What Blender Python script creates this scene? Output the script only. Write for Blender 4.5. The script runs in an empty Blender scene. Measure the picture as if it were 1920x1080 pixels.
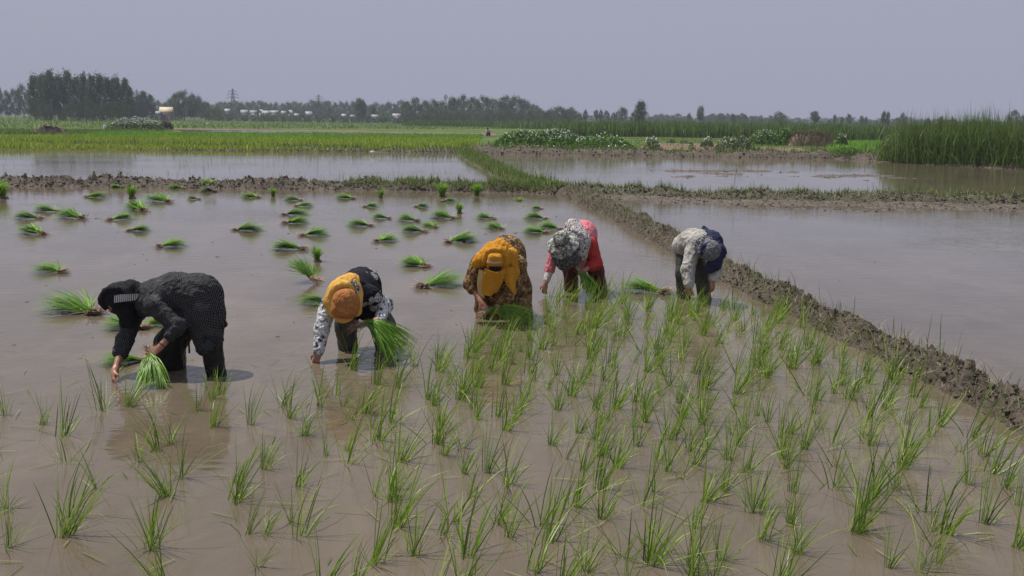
import bpy, math, random
import numpy as np
from mathutils import Vector, Matrix

# ------------------------------------------------------------------ camera
sc = bpy.context.scene
COL = sc.collection
CAM_H, FPX, PITCH, ROLL = 2.3, 1867.0, math.atan(315 / 1867.0), 0.0135
fwd = np.array([0, math.cos(PITCH), -math.sin(PITCH)])
_u0 = np.array([0, math.sin(PITCH), math.cos(PITCH)])
_r0 = np.array([1.0, 0, 0])
cam_r = _r0 * math.cos(ROLL) + _u0 * math.sin(ROLL)
cam_u = -_r0 * math.sin(ROLL) + _u0 * math.cos(ROLL)
cam = bpy.data.cameras.new('camera')
cam.lens = 36 * FPX / 1920
cam.sensor_width = 36
cam.clip_start = 0.1
cam.clip_end = 6000
cam_o = bpy.data.objects.new('camera', cam)
COL.objects.link(cam_o)
cam_o.matrix_world = Matrix(((cam_r[0], cam_u[0], -fwd[0], 0), (cam_r[1], cam_u[1], -fwd[1], 0),
                             (cam_r[2], cam_u[2], -fwd[2], CAM_H), (0, 0, 0, 1)))
sc.camera = cam_o

# ------------------------------------------------------------------ sky, sun, exposure
SUN_EL, SUN_AZ = math.radians(66), math.radians(-62)     # azimuth from +Y towards +X
world = bpy.data.worlds.new('World')
sc.world = world
world.use_nodes = True
wn, wl = world.node_tree.nodes, world.node_tree.links
wn.clear()
sky = wn.new('ShaderNodeTexSky')
sky.sky_type = 'NISHITA'
sky.sun_disc = False
sky.sun_elevation = SUN_EL
sky.sun_rotation = SUN_AZ
sky.air_density, sky.dust_density, sky.ozone_density = 1.0, 6.0, 1.0
hz = wn.new('ShaderNodeMix')
hz.data_type = 'RGBA'
hz.inputs['Factor'].default_value = 0.9              # a thick even haze veil over the clear sky
hz.inputs['B'].default_value = (3.72, 3.92, 5.0, 1)
bg = wn.new('ShaderNodeBackground')
bg.inputs['Strength'].default_value = 0.1
wo = wn.new('ShaderNodeOutputWorld')
wl.new(sky.outputs[0], hz.inputs['A'])
wl.new(hz.outputs['Result'], bg.inputs['Color'])
wl.new(bg.outputs[0], wo.inputs['Surface'])

sun = bpy.data.lights.new('sun', 'SUN')
sun.energy = 4.3
sun.angle = math.radians(0.6)
sun.color = (1.0, 0.955, 0.88)
sun_o = bpy.data.objects.new('sun', sun)
COL.objects.link(sun_o)
sd = Vector((math.sin(SUN_AZ) * math.cos(SUN_EL), math.cos(SUN_AZ) * math.cos(SUN_EL), math.sin(SUN_EL)))
sun_o.rotation_euler = sd.to_track_quat('Z', 'Y').to_euler()
sun_o.location = sd * 60

sc.view_settings.view_transform = 'Standard'
sc.view_settings.look = 'None'
sc.view_settings.exposure = 0.0
sc.view_settings.gamma = 1.0
sc.render.engine = 'CYCLES'
sc.cycles.use_denoising = True
sc.cycles.max_bounces = 6
sc.cycles.transparent_max_bounces = 8
sc.cycles.volume_bounces = 0

# ------------------------------------------------------------------ helpers
rng = np.random.default_rng(7)
CAMP = np.array([0, 0, CAM_H])

def ray(px, py):
    return fwd + cam_r * ((px - 960) / FPX) + cam_u * ((540 - py) / FPX)

def gp(px, py, z=0.0):
    "point of the level z that the photograph shows at a pixel"
    r = ray(px, py)
    return CAMP + r * ((z - CAM_H) / r[2])

def at(px, py, Y):
    "point at the depth Y that the photograph shows at a pixel"
    r = ray(px, py)
    return CAMP + r * (Y / r[1])

_P = rng.permutation(256)
_P = np.concatenate([_P, _P, _P])
_G = rng.normal(size=(256, 3)); _G /= np.linalg.norm(_G, axis=1)[:, None]

def perlin(p):
    p = np.asarray(p, float)
    i = np.floor(p).astype(int); f = p - i; i &= 255
    u = f * f * f * (f * (f * 6 - 15) + 10)
    r = 0
    for dx in (0, 1):
        wx = u[..., 0] if dx else 1 - u[..., 0]
        a = _P[i[..., 0] + dx]
        for dy in (0, 1):
            wy = u[..., 1] if dy else 1 - u[..., 1]
            b = _P[a + i[..., 1] + dy]
            for dz in (0, 1):
                wz = u[..., 2] if dz else 1 - u[..., 2]
                g = _G[_P[b + i[..., 2] + dz]]
                r = r + wx * wy * wz * ((f[..., 0] - dx) * g[..., 0] + (f[..., 1] - dy) * g[..., 1] + (f[..., 2] - dz) * g[..., 2])
    return r

def fbm(p, oct=4, lac=2.1, gain=0.5, billow=False):
    p = np.asarray(p, float); s = 0; a = 1.0
    for _ in range(oct):
        n = perlin(p)
        s = s + a * (np.abs(n) * 2 - 0.35 if billow else n)
        p = p * lac + 17.3; a *= gain
    return s

def mesh(name, verts, faces, mat=None, smooth=False, attr=None):
    "faces: int array (n,3) or (n,4), or a list of such arrays"
    me = bpy.data.meshes.new(name)
    verts = np.asarray(verts, np.float32).reshape(-1, 3)
    fl = [np.asarray(f, np.int32) for f in (faces if isinstance(faces, list) else [faces])]
    fl = [f for f in fl if f.size]
    loops = np.concatenate([f.ravel() for f in fl])
    sizes = np.concatenate([np.full(len(f), f.shape[1], np.int32) for f in fl])
    me.vertices.add(len(verts)); me.vertices.foreach_set('co', verts.ravel())
    me.loops.add(len(loops)); me.loops.foreach_set('vertex_index', loops)
    me.polygons.add(len(sizes))
    st = np.zeros(len(sizes), np.int32); st[1:] = np.cumsum(sizes)[:-1]
    me.polygons.foreach_set('loop_start', st)
    if smooth:
        me.polygons.foreach_set('use_smooth', np.ones(len(sizes), bool))
    me.update(calc_edges=True)
    me.validate()
    if attr is not None:
        for k, v in attr.items():
            a = me.attributes.new(k, 'FLOAT_VECTOR', 'POINT')
            a.data.foreach_set('vector', np.asarray(v, np.float32).ravel())
    if mat is not None:
        me.materials.append(mat)
    return me

def obj(name, me, parent=None, loc=None, rotz=0.0, scale=None, label=None, cat=None, group=None, kind=None):
    o = bpy.data.objects.new(name, me)
    COL.objects.link(o)
    if parent is not None: o.parent = parent
    if loc is not None: o.location = tuple(float(c) for c in loc)
    if rotz: o.rotation_euler = (0, 0, rotz)
    if scale is not None: o.scale = (scale,) * 3 if np.isscalar(scale) else tuple(scale)
    if label: o['label'] = label
    if cat: o['category'] = cat
    if group: o['group'] = group
    if kind: o['kind'] = kind
    return o

class MB:
    "collects pieces into one mesh"
    def __init__(s): s.v, s.f, s.n = [], [], 0
    def add(s, v, f):
        v = np.asarray(v, float).reshape(-1, 3)
        for a in (f if isinstance(f, list) else [f]):
            s.f.append(np.asarray(a, int) + s.n)
        s.v.append(v); s.n += len(v); return s
    def box(s, c, d, R=None):
        c = np.asarray(c, float); d = np.asarray(d, float) / 2
        v = np.array([[x, y, z] for x in (-1, 1) for y in (-1, 1) for z in (-1, 1)]) * d
        if R is not None: v = v @ np.asarray(R).T
        return s.add(v + c, np.array([[0, 1, 3, 2], [4, 6, 7, 5], [0, 4, 5, 1], [2, 3, 7, 6], [0, 2, 6, 4], [1, 5, 7, 3]]))
    def tube(s, pts, rad, n=6, cap=True):
        pts = np.asarray(pts, float); m = len(pts)
        rad = np.broadcast_to(rad, (m,))
        t = np.gradient(pts, axis=0); t /= np.linalg.norm(t, axis=1)[:, None] + 1e-9
        ref = np.array([0, 0, 1.0]) if abs(t[0, 2]) < 0.9 else np.array([1.0, 0, 0])
        a = np.cross(t, ref); a /= np.linalg.norm(a, axis=1)[:, None] + 1e-9
        b = np.cross(t, a)
        an = np.linspace(0, 2 * np.pi, n, endpoint=False)
        v = pts[:, None] + rad[:, None, None] * (a[:, None] * np.cos(an)[None, :, None] + b[:, None] * np.sin(an)[None, :, None])
        i = np.arange(m - 1)[:, None] * n; j = np.arange(n)[None]; k = (j + 1) % n
        f = np.stack([i + j, i + k, i + n + k, i + n + j], -1).reshape(-1, 4)
        v = v.reshape(-1, 3); fs = [f]
        if cap:
            v = np.concatenate([v, pts[:1], pts[-1:]])
            q = np.arange(n); p = (q + 1) % n
            fs.append(np.stack([p, q, np.full(n, m * n)], -1))
            fs.append(np.stack([q + (m - 1) * n, p + (m - 1) * n, np.full(n, m * n + 1)], -1))
        return s.add(v, fs)
    def mesh(s, name, mat=None, smooth=False):
        by = {}
        for f in s.f: by.setdefault(f.shape[1], []).append(f)
        return mesh(name, np.concatenate(s.v), [np.concatenate(x) for x in by.values()], mat, smooth)

def grid_faces(nu, nv, closed_v=False):
    i = np.arange(nu - 1)[:, None]; j = np.arange(nv if closed_v else nv - 1)[None]; k = (j + 1) % nv
    return np.stack([i * nv + j, i * nv + k, (i + 1) * nv + k, (i + 1) * nv + j], -1).reshape(-1, 4)

def blades(root, length, width, az, lean, droop, seg=4, face=None):
    """strips that grow up from root, lean off the vertical by `lean` rad towards azimuth az, and bend over by
    `droop` rad more along their length; width vectors lie level (or towards angle `face`)"""
    root = np.asarray(root, float); n = len(root)
    g = lambda a: np.broadcast_to(np.asarray(a, float), (n,))
    length, width, az, lean, droop = map(g, (length, width, az, lean, droop))
    d = np.stack([np.cos(az), np.sin(az), np.zeros(n)], 1)
    fa = az + np.pi / 2 if face is None else g(face)
    w = np.stack([np.cos(fa), np.sin(fa), np.zeros(n)], 1)
    p = root.copy(); out = []
    for k in range(seg + 1):
        t = k / seg
        ww = width * (1 - t ** 3.5) * (0.75 + 0.5 * min(t * 3, 0.5)) * 0.5
        if k < seg:
            out.append(p - w * ww[:, None]); out.append(p + w * ww[:, None])
        else:
            out.append(p)
        th = lean + droop * ((k + 0.5) / seg) ** 1.5
        p = p + (d * np.sin(th)[:, None] + np.array([0, 0, 1]) * np.cos(th)[:, None]) * (length / seg)[:, None]
    V = np.stack(out, 1); m = V.shape[1]
    base = (np.arange(n) * m)[:, None]
    q = np.array([[2 * k, 2 * k + 1, 2 * k + 3, 2 * k + 2] for k in range(seg - 1)], int).reshape(-1, 4)
    fs = [(base[:, :, None] + np.array([[2 * seg - 2, 2 * seg - 1, 2 * seg]])[None]).reshape(-1, 3)]
    if len(q): fs.append((base[:, :, None] + q[None]).reshape(-1, 4))
    return V.reshape(-1, 3), fs

# ------------------------------------------------------------------ materials
def newmat(name):
    m = bpy.data.materials.new(name); m.use_nodes = True
    nt = m.node_tree; nt.nodes.clear()
    out = nt.nodes.new('ShaderNodeOutputMaterial')
    return m, nt, out

class N:
    "tiny node graph writer"
    def __init__(s, nt): s.nt = nt
    def n(s, t, ins=None, **kw):
        nd = s.nt.nodes.new('ShaderNode' + t)
        for k, v in kw.items(): setattr(nd, k, v)
        for k, v in (ins or {}).items():
            i = nd.inputs[k]
            if hasattr(v, 'is_linked') and hasattr(v, 'node'): s.nt.links.new(v, i)
            elif isinstance(v, (tuple, list)) and len(v) == 3 and i.type == 'RGBA': i.default_value = (*v, 1)
            else: i.default_value = v
        return nd
    def math(s, op, a, b=0.0, c=0.0, clamp=False):
        nd = s.n('Math', {0: a, 1: b, 2: c}, operation=op, use_clamp=clamp); return nd.outputs[0]
    def mix(s, f, a, b, blend='MIX'):
        nd = s.nt.nodes.new('ShaderNodeMix'); nd.data_type = 'RGBA'; nd.blend_type = blend
        for k, v in (('Factor', f), ('A', a), ('B', b)):
            i = [x for x in nd.inputs if x.name == k and (x.type == 'RGBA' or k == 'Factor')][0]
            if k == 'Factor': i = nd.inputs[0]
            if hasattr(v, 'node'): s.nt.links.new(v, i)
            elif isinstance(v, (tuple, list)): i.default_value = (*v[:3], 1)
            else: i.default_value = v
        return [x for x in nd.outputs if x.type == 'RGBA'][0]
    def ramp(s, f, stops, interp='LINEAR'):
        nd = s.n('ValToRGB', {0: f}); cr = nd.color_ramp; cr.interpolation = interp
        while len(cr.elements) < len(stops): cr.elements.new(0.5)
        for e, (p, c) in zip(cr.elements, stops):
            e.position = p; e.color = (*c, 1) if len(c) == 3 else c
        return nd.outputs[0]
    def coord(s, scale=(1, 1, 1), space='Object', rot=(0, 0, 0)):
        if space == 'World': src = s.n('NewGeometry').outputs['Position']
        elif space == 'fab': src = s.n('Attribute', attribute_name='fab').outputs['Vector']
        else: src = s.n('TexCoord').outputs[space]
        return s.n('Mapping', {'Vector': src, 'Scale': scale, 'Rotation': rot}).outputs[0]
    def noise(s, vec, scale=5.0, detail=4.0, rough=0.55, dist=0.0):
        return s.n('TexNoise', {'Vector': vec, 'Scale': scale, 'Detail': detail, 'Roughness': rough, 'Distortion': dist}).outputs['Fac']

def std(name, c1, c2=None, scale=6.0, rough=0.85, bump=0.0, bscale=None, island=0.0, space='Object', spec=0.3, c3=None):
    "colour noise between c1 and c2, optional brightness scatter for each separate piece, fine bump"
    m, nt, out = newmat(name); g = N(nt)
    vec = g.coord((1, 1, 1), space)
    col = c1
    if c2 is not None:
        f = g.noise(vec, scale)
        st = [(0.32, c1), (0.68, c2)] if c3 is None else [(0.3, c1), (0.5, c2), (0.7, c3)]
        col = g.ramp(f, st)
    if island:
        r = g.n('NewGeometry').outputs['Random Per Island']
        hsv = g.n('HueSaturation', {'Color': col, 'Value': g.math('MULTIPLY_ADD', r, 2 * island, 1 - island),
                                    'Hue': g.math('MULTIPLY_ADD', r, 0.03, 0.485), 'Saturation': g.math('MULTIPLY_ADD', r, -0.3, 1.1)})
        col = hsv.outputs[0]
    b = g.n('BsdfPrincipled', {'Base Color': col, 'Roughness': rough, 'Specular IOR Level': spec})
    if bump:
        bn = g.n('Bump', {'Height': g.noise(vec, bscale or scale * 4, 5, 0.65), 'Strength': 1.0, 'Distance': bump})
        nt.links.new(bn.outputs[0], b.inputs['Normal'])
    nt.links.new(b.outputs[0], out.inputs[0])
    return m

def leafmat(name, c1, c2, island=0.3, trans=0.35, rough=0.5, scale=1.5, space='World'):
    m, nt, out = newmat(name); g = N(nt)
    r = g.n('NewGeometry').outputs['Random Per Island']
    f = g.math('ADD', g.math('MULTIPLY', r, 0.6), g.math('MULTIPLY', g.noise(g.coord((1, 1, 1), space), scale, 2), 0.4))
    col = g.ramp(f, [(0.2, c1), (0.75, c2)])
    col = g.n('HueSaturation', {'Color': col, 'Value': g.math('MULTIPLY_ADD', r, 2 * island, 1 - island)}).outputs[0]
    b = g.n('BsdfPrincipled', {'Base Color': col, 'Roughness': rough, 'Specular IOR Level': 0.35})
    t = g.n('BsdfTranslucent', {'Color': g.mix(0.5, col, (0.16, 0.3, 0.03), 'MIX')})
    mx = g.n('MixShader', {0: trans, 1: b.outputs[0], 2: t.outputs[0]})
    nt.links.new(mx.outputs[0], out.inputs[0])
    return m

# ------------------------------------------------------------------ setting materials
RINGS = [gp(x, y)[:2] for x, y in ((408, 699), (320, 694), (212, 719), (656, 664), (722, 664), (593, 684), (896, 594), (975, 598), (912, 588), (1072, 548), (1130, 549), (1021, 548), (1283, 557), (1323, 564), (1297, 558))]
def make_water(name='muddy_water', k=(1.0, 1.0, 1.0), rings=False, calm=1.0):
    m, nt, out = newmat(name); g = N(nt)
    c = lambda r_, g_, b_: (r_ * k[0], g_ * k[1], b_ * k[2])
    cloud = g.math('ADD', g.math('MULTIPLY', g.noise(g.coord((0.5, 0.3, 1), 'World'), 1.0, 5, 0.62, 0.8), 0.65),
                   g.math('MULTIPLY', g.noise(g.coord((1.9, 1.2, 1), 'World'), 1.0, 4, 0.6, 1.2), 0.35))
    mud = g.ramp(cloud, [(0.34, c(0.108, 0.084, 0.058)), (0.5, c(0.138, 0.110, 0.079)), (0.66, c(0.178, 0.142, 0.102))])
    # ripples: short wind waves, long axis across the view, calmer and rougher patches
    n1 = g.noise(g.coord((2.2, 5.5, 1), 'World', (0, 0, 0.12)), 1.0, 3, 0.55)
    n2 = g.noise(g.coord((9, 17, 1), 'World', (0, 0, -0.1)), 1.0, 2, 0.5)
    patch = g.ramp(g.noise(g.coord((0.11, 0.17, 1), 'World'), 1.0, 3), [(0.38, (0.25,) * 3), (0.66, (1.0,) * 3)])
    h = g.math('MULTIPLY', g.math('ADD', g.math('MULTIPLY', n1, 0.011 * calm), g.math('MULTIPLY', n2, 0.0024 * calm)), patch)
    if rings:                                              # rings spreading from legs and hands
        pos = g.n('NewGeometry').outputs['Position']
        for i, p in enumerate(RINGS):
            d = g.n('VectorMath', {0: pos, 1: (p[0], p[1], 0.0)}, operation='DISTANCE').outputs['Value']
            w = g.math('MULTIPLY', g.math('SINE', g.math('MULTIPLY', d, 48.0 + 5 * (i % 4))), g.math('POWER', 2.718, g.math('MULTIPLY', d, -2.6)))
            h = g.math('MULTIPLY_ADD', w, 0.0011, h)
    bn = g.n('Bump', {'Height': h, 'Strength': 1.0, 'Distance': 1.0})
    b = g.n('BsdfPrincipled', {'Base Color': mud, 'Roughness': 0.05, 'IOR': 1.33, 'Specular IOR Level': 0.5, 'Normal': bn.outputs[0]})
    nt.links.new(b.outputs[0], out.inputs[0])
    return m

def make_mud(name, c1, c2, c3, rough=0.75):
    m, nt, out = newmat(name); g = N(nt)
    w = g.coord((1, 1, 1), 'World')
    f = g.math('ADD', g.math('MULTIPLY', g.noise(w, 3.5, 6, 0.65), 0.6), g.math('MULTIPLY', g.noise(w, 28, 4, 0.6), 0.4))
    col = g.ramp(f, [(0.36, c1), (0.5, c2), (0.64, c3)])
    bn = g.n('Bump', {'Height': g.noise(w, 22, 6, 0.7), 'Strength': 1.0, 'Distance': 0.03})
    b = g.n('BsdfPrincipled', {'Base Color': col, 'Roughness': rough, 'Specular IOR Level': 0.25, 'Normal': bn.outputs[0]})
    nt.links.new(b.outputs[0], out.inputs[0])
    return m

def make_ground():
    m, nt, out = newmat('field_ground'); g = N(nt)
    strip = g.noise(g.coord((0.012, 0.11, 1), 'World', (0, 0, 0.03)), 1.0, 4, 0.6)
    patch = g.noise(g.coord((0.08, 0.14, 1), 'World'), 1.0, 5, 0.6)
    fine = g.noise(g.coord((0.7, 0.5, 1), 'World'), 1.0, 4, 0.7)
    green = g.ramp(patch, [(0.35, (0.065, 0.110, 0.022)), (0.5, (0.10, 0.165, 0.032)), (0.68, (0.17, 0.205, 0.05))])
    soil = g.ramp(fine, [(0.35, (0.085, 0.062, 0.045)), (0.65, (0.16, 0.12, 0.085))])
    f = g.ramp(g.math('ADD', g.math('MULTIPLY', strip, 0.75), g.math('MULTIPLY', fine, 0.25)), [(0.56, (0, 0, 0)), (0.66, (1, 1, 1))])
    col = g.mix(f, green, soil)
    col = g.mix(g.math('MULTIPLY', fine, 0.55), col, (0.04, 0.06, 0.015), 'MIX')
    bn = g.n('Bump', {'Height': fine, 'Strength': 1.0, 'Distance': 0.4})
    b = g.n('BsdfPrincipled', {'Base Color': col, 'Roughness': 0.9, 'Specular IOR Level': 0.15, 'Normal': bn.outputs[0]})
    nt.links.new(b.outputs[0], out.inputs[0])
    return m

MAT_WATER = make_water(calm=0.45)
MAT_WATER_NEAR = make_water('stirred_muddy_water', rings=True)
MAT_WATER_RIGHT = make_water('dark_muddy_water', (0.86, 0.86, 0.88))
MAT_MUD = make_mud('wet_mud', (0.055, 0.043, 0.034), (0.10, 0.080, 0.062), (0.155, 0.128, 0.10))
MAT_MUDFLAT = make_mud('mud_flat', (0.085, 0.068, 0.053), (0.135, 0.110, 0.088), (0.18, 0.15, 0.122), 0.5)
MAT_MUDGRASS = make_mud('mud_with_grass', (0.055, 0.05, 0.032), (0.085, 0.085, 0.045), (0.14, 0.125, 0.085))
MAT_GROUND = make_ground()
MAT_RICE = leafmat('rice_leaf', (0.115, 0.215, 0.020), (0.350, 0.480, 0.065), 0.42, 0.35, 0.42)
MAT_RICE_BUNDLE = leafmat('seedling_leaf', (0.105, 0.260, 0.020), (0.270, 0.480, 0.060), 0.28, 0.42, 0.42, 6)
MAT_ROOT = std('seedling_roots', (0.26, 0.17, 0.105), (0.50, 0.36, 0.235), 30, 0.9, 0.01, 60, 0.3)
MAT_GRASS = leafmat('bund_grass', (0.085, 0.130, 0.030), (0.180, 0.225, 0.060), 0.3, 0.3, 0.6)
MAT_DRY = std('dry_straw', (0.20, 0.155, 0.10), (0.36, 0.30, 0.21), 20, 0.9, island=0.35)
MAT_NURSERY_Y = leafmat('nursery_yellow', (0.200, 0.290, 0.018), (0.370, 0.440, 0.045), 0.22, 0.3, 0.6, 0.12)
MAT_NURSERY_G = leafmat('nursery_green', (0.115, 0.290, 0.018), (0.210, 0.400, 0.030), 0.2, 0.3, 0.6, 0.12)
MAT_REED = leafmat('reed_leaf', (0.060, 0.105, 0.028), (0.170, 0.240, 0.065), 0.45, 0.3, 0.55, 0.6)
MAT_REEDLOW = leafmat('reed_foot_grass', (0.065, 0.120, 0.020), (0.130, 0.190, 0.035), 0.35, 0.3, 0.6, 0.6)
MAT_WEED = leafmat('weed_leaf', (0.055, 0.140, 0.018), (0.120, 0.245, 0.035), 0.3, 0.3, 0.55, 0.7)
MAT_BROADLEAF = leafmat('grey_green_leaf', (0.075, 0.115, 0.045), (0.180, 0.235, 0.110), 0.3, 0.2, 0.5, 1.0)
MAT_FLOWER = std('white_flower', (0.60, 0.60, 0.53), (0.75, 0.75, 0.70), 9, 0.8, island=0.2)
MAT_TREE = leafmat('tree_leaf', (0.030, 0.060, 0.026), (0.078, 0.120, 0.044), 0.35, 0.2, 0.6, 0.06)
MAT_TREE_PALE = leafmat('willow_leaf', (0.060, 0.085, 0.050), (0.115, 0.140, 0.080), 0.3, 0.2, 0.6, 0.06)
MAT_BARK = std('bark', (0.07, 0.06, 0.048), (0.15, 0.13, 0.11), 3, 0.9, 0.05, 12)

# ------------------------------------------------------------------ lines of the field system (traced on the ground plane)
def line(pix, z=0.0): return np.array([gp(x, y, z)[:2] for x, y in pix])
L_LONG = np.vstack([[[4.6, 1.5]], [[4.22, 5.5]], line([(1935, 795), (1750, 702), (1600, 630), (1450, 558), (1350, 507), (1250, 452), (1150, 400), (1060, 362)])])
L_LEFT = line([(-420, 342), (-200, 343), (0, 346), (430, 351), (700, 354), (900, 357), (1000, 359), (1060, 362)])
L_RIGHT = line([(1060, 362), (1200, 368), (1350, 373), (1500, 376), (1700, 380), (1920, 385), (2350, 394)])
L_BACK = line([(1030, 357), (985, 345), (950, 332), (920, 315), (893, 301), (876, 291), (872, 283)])
L_BANKL = line([(-700, 263), (-300, 268.5), (0, 274), (430, 281), (700, 284.5), (872, 286)])
L_BANKR = line([(872, 286), (1000, 289), (1200, 292), (1450, 296), (1600, 298), (1700, 304), (1920, 316), (2100, 327), (2500, 352)])
BANK = np.vstack([L_BANKL, L_BANKR[1:]])

def resample(pts, step):
    pts = np.asarray(pts, float)
    # Catmull-Rom through the points
    P = np.vstack([2 * pts[0] - pts[1], pts, 2 * pts[-1] - pts[-2]]); out = []
    for i in range(1, len(P) - 2):
        for t in np.linspace(0, 1, 12, endpoint=False):
            a, b, c, d = P[i - 1], P[i], P[i + 1], P[i + 2]
            out.append(0.5 * (2 * b + (c - a) * t + (2 * a - 5 * b + 4 * c - d) * t * t + (3 * b - 3 * c + d - a) * t ** 3))
    out.append(pts[-1]); out = np.array(out)
    s = np.concatenate([[0], np.cumsum(np.linalg.norm(np.diff(out, axis=0), axis=1))])
    q = np.arange(0, s[-1], step)
    return np.stack([np.interp(q, s, out[:, k]) for k in range(out.shape[1])], 1), q / s[-1]

def bank_y(x): return np.interp(x, BANK[:, 0], BANK[:, 1])

# ground: one sheet to the horizon, sunk below the flooded fields
gx = np.unique(np.concatenate([np.linspace(-1000, -90, 40), np.linspace(-90, 60, 151), np.linspace(60, 1000, 40)]))
gy = np.unique(np.concatenate([np.linspace(-40, 44, 22), np.linspace(44, 100, 90), np.linspace(100, 300, 100), np.linspace(300, 1900, 80)]))
X, Y = np.meshgrid(gx, gy, indexing='ij')
t = np.clip((Y - bank_y(X)) / 1.4, 0, 1)
Z = -0.35 + 0.5 * t * t * (3 - 2 * t)
Z += t * 0.06 * fbm(np.stack([X * 0.12, Y * 0.12, 0 * X], -1), 3)
obj('ground', mesh('ground', np.stack([X, Y, Z], -1), grid_faces(len(gx), len(gy)), MAT_GROUND, True), kind='structure',
    label='green and brown fields reaching to the tree line')

def water_sheet(pts, label, mat=None):
    v = np.array([[p[0], p[1], 0.0] for p in pts])
    obj('paddy_water', mesh('paddy_water', v, np.array([np.arange(len(v))]), mat or MAT_WATER), kind='structure', label=label)

iL = len(L_LONG)
water_sheet(np.vstack([L_LONG, L_LEFT[::-1][1:], [[-38, 1.5]]]), 'muddy water of the paddy the workers stand in', MAT_WATER_NEAR)
water_sheet(np.vstack([L_LONG[::-1], [[4.6, 1.5], [30, 1.5]], L_RIGHT[::-1][:-1]]), 'muddy water of the empty paddy right of the mud bund', MAT_WATER_RIGHT)
water_sheet(np.vstack([L_LEFT[:-2], L_BACK, L_BANKL[::-1][1:] + [0, 0.8]]), 'still water of the paddy behind the left cross bund')
water_sheet(np.vstack([L_BACK[::-1], L_RIGHT, L_BANKR[::-1][:-1] + [0, 0.8]]), 'still water of the paddy behind the right cross bund')

# ------------------------------------------------------------------ bunds: ridges of dug mud
def bund(name, pts, width, height, step, mat, label, rough=0.05, freq=5.0, base=-0.12, nv=None, seed=0.0):
    c, s = resample(pts, step)
    tg = np.gradient(c, axis=0); tg /= np.linalg.norm(tg, axis=1)[:, None]
    nm = np.stack([-tg[:, 1], tg[:, 0]], 1)
    W = width(s) if callable(width) else np.full(len(s), width)
    H = height(s) if callable(height) else np.full(len(s), height)
    big = fbm(np.stack([c[:, 0] * 0.9 + seed, c[:, 1] * 0.9, 0 * s + 3], -1), 3)
    H = H * (1 + 0.75 * big); W = W * (1 + 0.35 * fbm(np.stack([c[:, 0] * 0.8, c[:, 1] * 0.8, 0 * s + 9 + seed], -1), 3))
    nv = nv or max(8, int(2 * W.mean() / step))
    u = np.linspace(-1, 1, nv)
    P = c[:, None] + nm[:, None] * (W[:, None] * u[None])[..., None]
    prof = (1 - np.abs(u) ** 2.2) ** 1.1
    z = base + (H[:, None] - base) * prof[None]
    q = np.stack([P[..., 0], P[..., 1], 0 * z + seed], -1)
    cl = fbm(q * freq, 4, 2.2, 0.6, billow=True)
    rough = rough * np.clip(0.85 + 1.5 * fbm(q * freq * 0.18 + 60, 2), 0.3, 1.35)     # smeared and crumbly stretches
    z = z + rough * cl * (0.25 + prof[None]) + 0.9 * rough * fbm(q * freq * 0.38 + 31, 2) * prof[None]
    P = P + 0.5 * rough[..., None] * np.stack([fbm(q * freq * 1.3 + 40, 2), fbm(q * freq * 1.3 + 80, 2)], -1)
    v = np.concatenate([P, z[..., None]], -1)
    o = obj(name, mesh(name, v, grid_faces(len(s), nv), mat, True), kind='structure', label=label)
    return o, v

def clods(n, surf, size, seed, mat, parent, name='clod_litter'):
    "small broken lumps of mud lying over a ridge"
    r = np.random.default_rng(seed)
    ico_v = np.array([[0, 0, 1], [.894, 0, .447], [.276, .851, .447], [-.724, .526, .447], [-.724, -.526, .447], [.276, -.851, .447],
                      [.724, .526, -.447], [-.276, .851, -.447], [-.894, 0, -.447], [-.276, -.851, -.447], [.724, -.526, -.447], [0, 0, -1]])
    ico_f = np.array([[0, 1, 2], [0, 2, 3], [0, 3, 4], [0, 4, 5], [0, 5, 1], [1, 6, 2], [2, 7, 3], [3, 8, 4], [4, 9, 5], [5, 10, 1],
                      [2, 6, 7], [3, 7, 8], [4, 8, 9], [5, 9, 10], [1, 10, 6], [6, 11, 7], [7, 11, 8], [8, 11, 9], [9, 11, 10], [10, 11, 6]])
    fl = surf.reshape(-1, 3); fl = fl[fl[:, 2] > -0.01]
    c = fl[r.integers(0, len(fl), n)]
    s = size * np.clip(r.lognormal(0, 0.45, n), 0.3, 1.9)
    v = ico_v[None] * (1 + r.uniform(-0.55, 0.5, (n, 12, 1))) * (s[:, None] * r.uniform(0.5, 1.4, (n, 3)) * [1, 1, 0.75])[:, None]
    v = v + c[:, None]
    f = (np.arange(n) * 12)[:, None, None] + ico_f[None]
    return obj(name, mesh(name, v, f.reshape(-1, 3), mat), parent, kind='stuff')

def strands(n, surf, length, seed, mat, parent, name, width=0.006, up=0.6, zmin=0.0, lean=(0.2, 1.4), droop=(-0.4, 1.2), seg=3):
    r = np.random.default_rng(seed)
    fl = surf.reshape(-1, 3); fl = fl[fl[:, 2] > zmin]
    c = fl[r.integers(0, len(fl), n)] + r.normal(0, 0.02, (n, 3)) * [1, 1, 0]
    v, f = blades(c, length * r.lognormal(0, 0.4, n), width, r.uniform(0, 6.28, n), r.uniform(*lean, n), r.uniform(*droop, n), seg)
    return obj(name, mesh(name, v, f, mat), parent, kind='stuff')

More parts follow.
